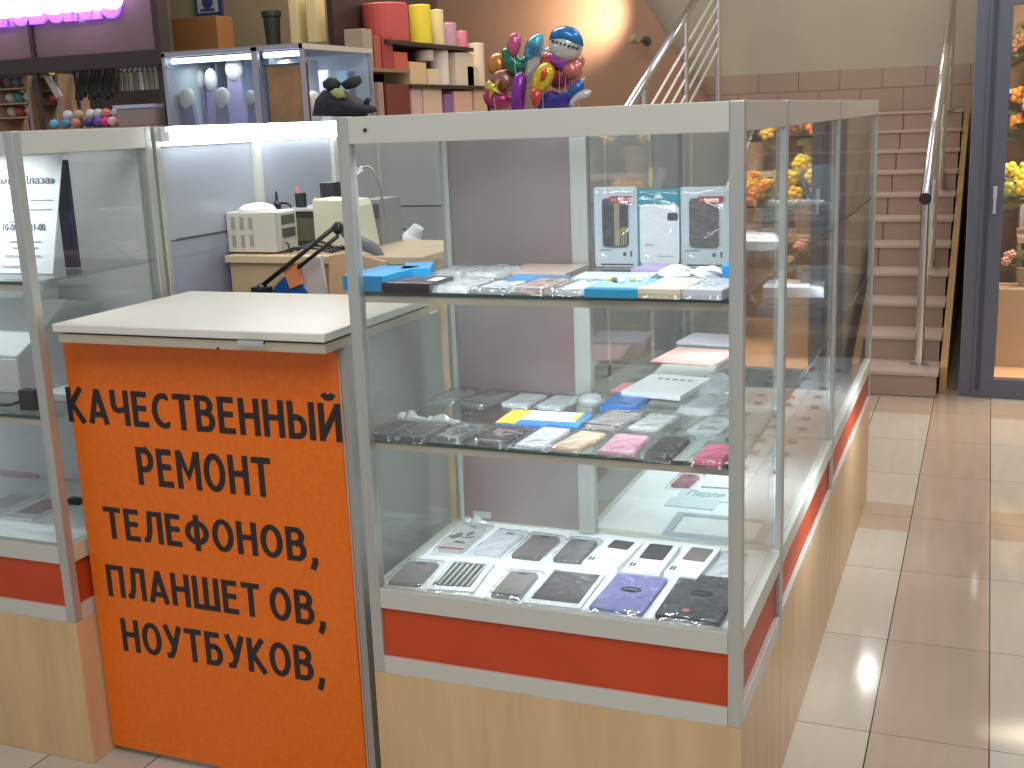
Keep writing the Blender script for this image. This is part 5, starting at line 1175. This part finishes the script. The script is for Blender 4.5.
# ------------------------------------------------------------------ foil balloons
BY = 6.3
wt = P(535, 130, y=BY)
pw = MB().lathe([(.11, 0), (.12, .05), (.06, .10), (.02, .11)], (wt.x, BY, 0), 18).build('balloon_weight', mat('violet_foil', (.25, .05, .35), .25, .6)); tag(pw, 'violet foil weight on the floor under the balloon bunch', 'balloon weight')
def foil(c, m=.35): 
    k = 'foil_' + '_'.join('%02d' % int(x * 99) for x in c); return mat(k, c, .22, m, coat=.5)
def balloon(label, uv, col, dy=0, th=.05, extra=None, sc=1.28):
    y = BY + dy; ol, c = outline(uv, y); ol = [(p[0] * sc, p[1] * sc) for p in ol]
    # refine outline (smooth)
    n = len(ol); sm = []
    for i in range(n):
        a, b, cc, d = ol[i - 1], ol[i], ol[(i + 1) % n], ol[(i + 2) % n]
        for t_ in (0, .33, .66): sm.append(tuple(.5 * (2 * b[k] + (cc[k] - a[k]) * t_ + (2 * a[k] - 5 * b[k] + 4 * cc[k] - d[k]) * t_ * t_ + (3 * b[k] - a[k] - 3 * cc[k] + d[k]) * t_ ** 3) for k in (0, 1)))
    t = thing('foil_balloon', label, 'balloon', c)
    bo = MB().puffy(sm, th, c, rings=6).build('balloon_body', foil(col), t, smooth=True)
    lo = min(p[1] for p in sm) + c[2]
    MB().tube([(c[0], y, lo + .01), ((c[0] + wt.x) / 2, (y + BY) / 2, .8), (wt.x, BY, .11)], .0015, 4).build('string', WHT, t)
    if extra: extra(t, bo, c, y)
    return t
def circ(u, v, ru, rv=None, n=14, a0=0): rv = rv or ru; return [(u + ru * math.cos(2 * math.pi * i / n + a0), v + rv * math.sin(2 * math.pi * i / n + a0)) for i in range(n)]
def face_extra(t, bo, c, y):
    ol, cc = outline([(548.5, 40), (551, 32), (557, 27), (566, 25.5), (575, 28), (581, 34), (584, 46), (566, 42)], y - .03)
    MB().puffy(ol, .058, cc).build('blue_cap', foil((.02, .22, .55)), bo, smooth=True)
    mb = MB()
    for i in range(7): p = P(553 + 4 * i, 41 + 1.2 * i, y=y - .07); mb.box(p.x - .007, p.x + .007, y - .075, y - .06, p.z - .009, p.z + .005)
    mb.build('dark_marks', DGREY, bo)
balloon('round balloon with blue top and white band, highest of the bunch', circ(566, 44, 16.5, 17), (.78, .76, .72), -.05, .075, face_extra, 1.05)
balloon('green and dark heart balloon on the left of the bunch', [(504, 52), (511, 50), (518, 57), (524, 66), (518, 74), (508, 68)], (.02, .20, .10), .0, .05)
balloon('pink red drop-shaped balloon at the top left of the bunch', [(512, 36), (517, 35), (520, 42), (516, 53), (510, 52), (508, 46)], (.62, .12, .26), -.05, .035)
def strip_extra(t, bo, c, y):
    mb = MB()
    for i in range(4): a = P(527 + 3.4 * i, 41 + 1.5 * i, y=y - .05); b = P(531 + 3 * i, 54 + 1 * i, y=y - .05); mb.cyl(a, b, .005, 6)
    mb.build('dark_ribs', foil((.03, .12, .22)), bo)
balloon('light blue ribbed fan balloon at the top of the bunch', [(526, 54), (527, 45), (533, 38), (540, 36), (541, 45), (536, 54), (530, 58)], (.12, .50, .68), 0, .035, strip_extra)
balloon('dark teal balloon below the blue fan', [(524, 58), (534, 56), (536, 66), (530, 74), (522, 70)], (.04, .22, .34), .04, .05)
balloon('white curved balloon in the centre of the bunch', [(533, 58), (543, 51), (550, 52), (548, 62), (538, 74), (530, 84), (526, 80), (528, 66)], (.62, .55, .50), .02, .05)
balloon('orange brown balloon on the far left of the bunch', circ(498, 65, 8, 10), (.60, .26, .05), .05, .05)
balloon('bronze and violet balloon under the orange brown one', circ(503, 81, 10, 10), (.34, .15, .12), .02, .05)
balloon('yellow green star balloon at the left edge of the bunch', [(490, 82), (494, 85), (499, 81), (497, 88), (501, 94), (495, 92), (490, 98), (490, 91), (486, 88)], (.62, .50, .06), -.06, .025)
balloon('magenta balloon at the lower left of the bunch', [(490, 90), (500, 92), (508, 98), (504, 106), (492, 106), (486, 98)], (.50, .04, .18), -.02, .04)
balloon('tall violet balloon in the middle of the bunch', [(516, 78), (522, 76), (525, 82), (524, 96), (522, 108), (514, 108), (513, 92)], (.26, .04, .42), -.08, .045)
balloon('red balloon behind the yellow one', circ(551, 62, 9, 8), (.62, .06, .06), 0, .05)
def yl(t, bo, c, y):
    ol, cc = outline([(541, 72), (546, 67), (548, 73), (544, 80), (540, 81)], y - .045); MB().puffy(ol, .015, cc).build('red_centre', foil((.70, .08, .02)), bo, smooth=True)
balloon('yellow oval balloon with red centre, nearest of the bunch', [(534, 82), (536, 74), (543, 66), (550, 68), (552, 75), (548, 84), (541, 90), (535, 89)], (.80, .58, .02), -.12, .04, yl)
balloon('pinkish orange balloon on the right of the bunch', circ(572, 70, 8, 9), (.66, .20, .16), -.02, .05)
balloon('salmon small balloon at the right edge of the bunch', circ(577, 61, 6, 7), (.70, .28, .18), .04, .045)
balloon('wine red balloon right of the yellow one', circ(561, 76, 11, 11), (.42, .06, .14), .04, .06)
balloon('bright violet balloon under the white banded one', [(553, 54), (562, 56), (570, 60), (566, 68), (556, 66), (551, 60)], (.40, .08, .52), -.03, .045)
balloon('red small balloon at the bottom centre of the bunch', [(532, 92), (538, 90), (541, 96), (538, 104), (533, 103)], (.66, .07, .05), -.14, .03)
balloon('blue violet large balloon at the lower right of the bunch', [(541, 102), (543, 94), (552, 92), (562, 94), (572, 88), (576, 92), (572, 100), (566, 108), (542, 108)], (.07, .06, .40), -.05, .06)
balloon('blue winged balloon with white fins at the right of the bunch', [(568, 92), (574, 84), (580, 82), (582, 88), (576, 96), (570, 98)], (.04, .14, .42), -.08, .03)
balloon('white striped fin balloon at the lower right edge of the bunch', [(571, 102), (576, 95), (584, 91), (589, 93), (586, 98), (578, 100), (573, 106)], (.66, .64, .60), -.1, .02)
balloon('green white leaf-shaped balloon above the striped fin', [(575, 86), (580, 80), (584, 79), (582, 86), (577, 92)], (.50, .58, .40), -.06, .02)

# ------------------------------------------------------------------ spotlights on the brown wall
def spot(label, u, v, y, aim, power):
    p = P(u, v, y=y); t = thing('wall_spotlight', label, 'spotlight', tuple(p))
    MB().cyl(p + Vector((0, .03, .0)), p - Vector((.04, .03, -.03)), .028, 12, .04).build('lamp_head', mat('dull_brass', (.5, .42, .3), .4, .5), t)
    MB().cyl(p + Vector((0, .02, 0)), (p.x + .02, 10.44, p.z + .01), .010, 8).build('bracket', DGREY, t)
    MB().cyl((p.x + .02, 10.43, p.z + .01), (p.x + .02, 10.449, p.z + .01), .04, 12).build('rosette', DGREY, t)
    return p
p = spot('small spotlight casting a bright pool on the brown wall above the balloons', 637, 41, 10.2, None, 0)
l = bpy.data.lights.new('wall_spot_light', 'SPOT'); l.energy = 95; l.spot_size = math.radians(95); l.spot_blend = 1; l.color = (1, .78, .55); l.shadow_soft_size = .05
lo = bpy.data.objects.new('wall_spot_light', l); COL.objects.link(lo); q = P(606, 30, y=9.95); lo.location = q + Vector((.02, 0, .12))
lo.rotation_euler = (P(585, 14, y=10.45) - lo.location).to_track_quat('-Z', 'Y').to_euler()

# ------------------------------------------------------------------ florist goods seen through the glazed door (and mirrored in the side glass)
FL = mat('dark_table_wood', (.10, .07, .05), .5)
ft = thing('flower_table', 'dark low table with buckets inside the florist behind the glazed door', 'table', (.75, 8.6, 0))
MB().box(.2, 1.6, 8.3, 8.9, .74, .78).build('table_top', mat('tan_table', (.5, .36, .24), .5), ft)
for x in (.24, 1.52):
    for y in (8.34, 8.82): MB().box(x, x + .04, y, y + .04, 0.007, .74).build('leg', FL, ft)
ft2 = thing('flower_stand', 'upper tier stand with flowers inside the florist', 'stand', (.9, 9.1, 0))
MB().box(.22, 2.0, 8.95, 9.35, 1.16, 1.20).box(.02, 2.0, 9.12, 9.38, 1.70, 1.73).box(.22, .26, 8.95, 9.35, .007, 1.16).box(1.96, 2.0, 8.95, 9.35, .007, 1.16).build('shelf_frame', mat('pale_metal', (.5, .48, .45), .4), ft2)
def bouquet(label, x, y, z, r_, cols, n=26, leafc=(.10, .14, .03), basket=(.4, .3, .2)):
    t = thing('bouquet', label, 'bouquet', (x, y, z), local=True)
    MB().lathe([(r_ * .28, 0), (r_ * .42, r_ * .9), (r_ * .36, r_ * .9)], n=14).build('vase', cmat(basket), t)
    for ci, c in enumerate(cols):
        mb = MB()
        for i in range(n // len(cols)):
            th = R.random() * 6.28; ph = R.random() * 1.5; q = r_ * (.75 + .3 * R.random())
            cx, cy_, cz = q * math.sin(ph) * math.cos(th), q * math.sin(ph) * math.sin(th), r_ * 1.1 + q * math.cos(ph)
            for k in range(5): a_ = k * 1.257; mb.ball((cx + .32 * r_ * .4 * math.cos(a_), cy_ + .0, cz + .32 * r_ * .4 * math.sin(a_)), r_ * .12, r_ * .10, r_ * .12, 6)
            mb.ball((cx, cy_ - .02, cz), r_ * .08, r_ * .08, r_ * .08, 6)
        mb.build('blossoms', cmat(c, .6, 0), t, smooth=True)
    mb = MB()
    for i in range(26):
        th = R.random() * 6.28; ph = .3 + R.random() * 1.5; q = r_ * 1.05
        d = Vector((math.sin(ph) * math.cos(th), math.sin(ph) * math.sin(th), math.cos(ph))); s_ = d.orthogonal().normalized() * r_ * .13
        o_ = Vector((0, 0, r_ * .95)); mb.add([o_ + d * q * .3, o_ + d * q * .8 + s_, o_ + d * q * 1.15, o_ + d * q * .8 - s_], [(0, 1, 2, 3)])
    mb.build('leaves', cmat(leafc, .6, 0), t)
YE = (.85, .62, .05); WC = (.82, .68, .50); RE = (.62, .08, .06); OG = (.75, .28, .05); PK = (.75, .38, .32); BRN = (.32, .16, .08)
bouquet('russet and green bouquet high behind the glazed door', .34, 9.1, 1.2, .26, (BRN, OG, WC), 30)
bouquet('yellow and green bouquet low on the florist table by the door frame', .33, 8.55, .78, .24, (YE, (.45, .5, .12)), 26)
bouquet('pink wrapped bouquet under the florist table edge', .25, 8.0, .50, .13, (PK,), 12)
MB().box(.10, .40, 7.85, 8.15, 0.007, .50).build('plant_block', mat('tan_table', (.5, .36, .24), .5))
o = bpy.data.objects['plant_block']; tag(o, 'tan display block carrying the pink bouquet in the florist', 'block')
bouquet('bright yellow bouquet on the upper florist tier', .80, 9.1, 1.2, .24, (YE, YE, WC), 30)
bouquet('cream and orange bouquet on the upper florist tier', 1.22, 9.1, 1.2, .24, (WC, OG), 26)
bouquet('russet bouquet at the right end of the upper florist tier', 1.65, 9.1, 1.2, .24, (BRN, YE), 26)
bouquet('orange bouquet in the middle of the florist table', .72, 8.6, .78, .19, (OG, YE), 22)
bouquet('red bouquet on the florist table', 1.12, 8.6, .78, .19, (RE, PK), 22)
bouquet('yellow red bouquet at the right end of the florist table', 1.45, 8.6, .78, .17, (YE, RE), 22)

bouquet('dark rust and green bouquet on the topmost florist shelf, nearest the door frame', .30, 9.25, 1.732, .22, (BRN, (.30, .32, .08)), 26)
bouquet('gold and cream bouquet on the topmost florist shelf, second from the door frame', .74, 9.25, 1.732, .22, (YE, WC, OG), 27)
bouquet('copper bouquet on the topmost florist shelf, third from the door frame', 1.18, 9.25, 1.732, .22, (OG, BRN), 26)
bouquet('pale gold bouquet on the topmost florist shelf, farthest from the door frame', 1.62, 9.25, 1.732, .22, (WC, YE), 26)
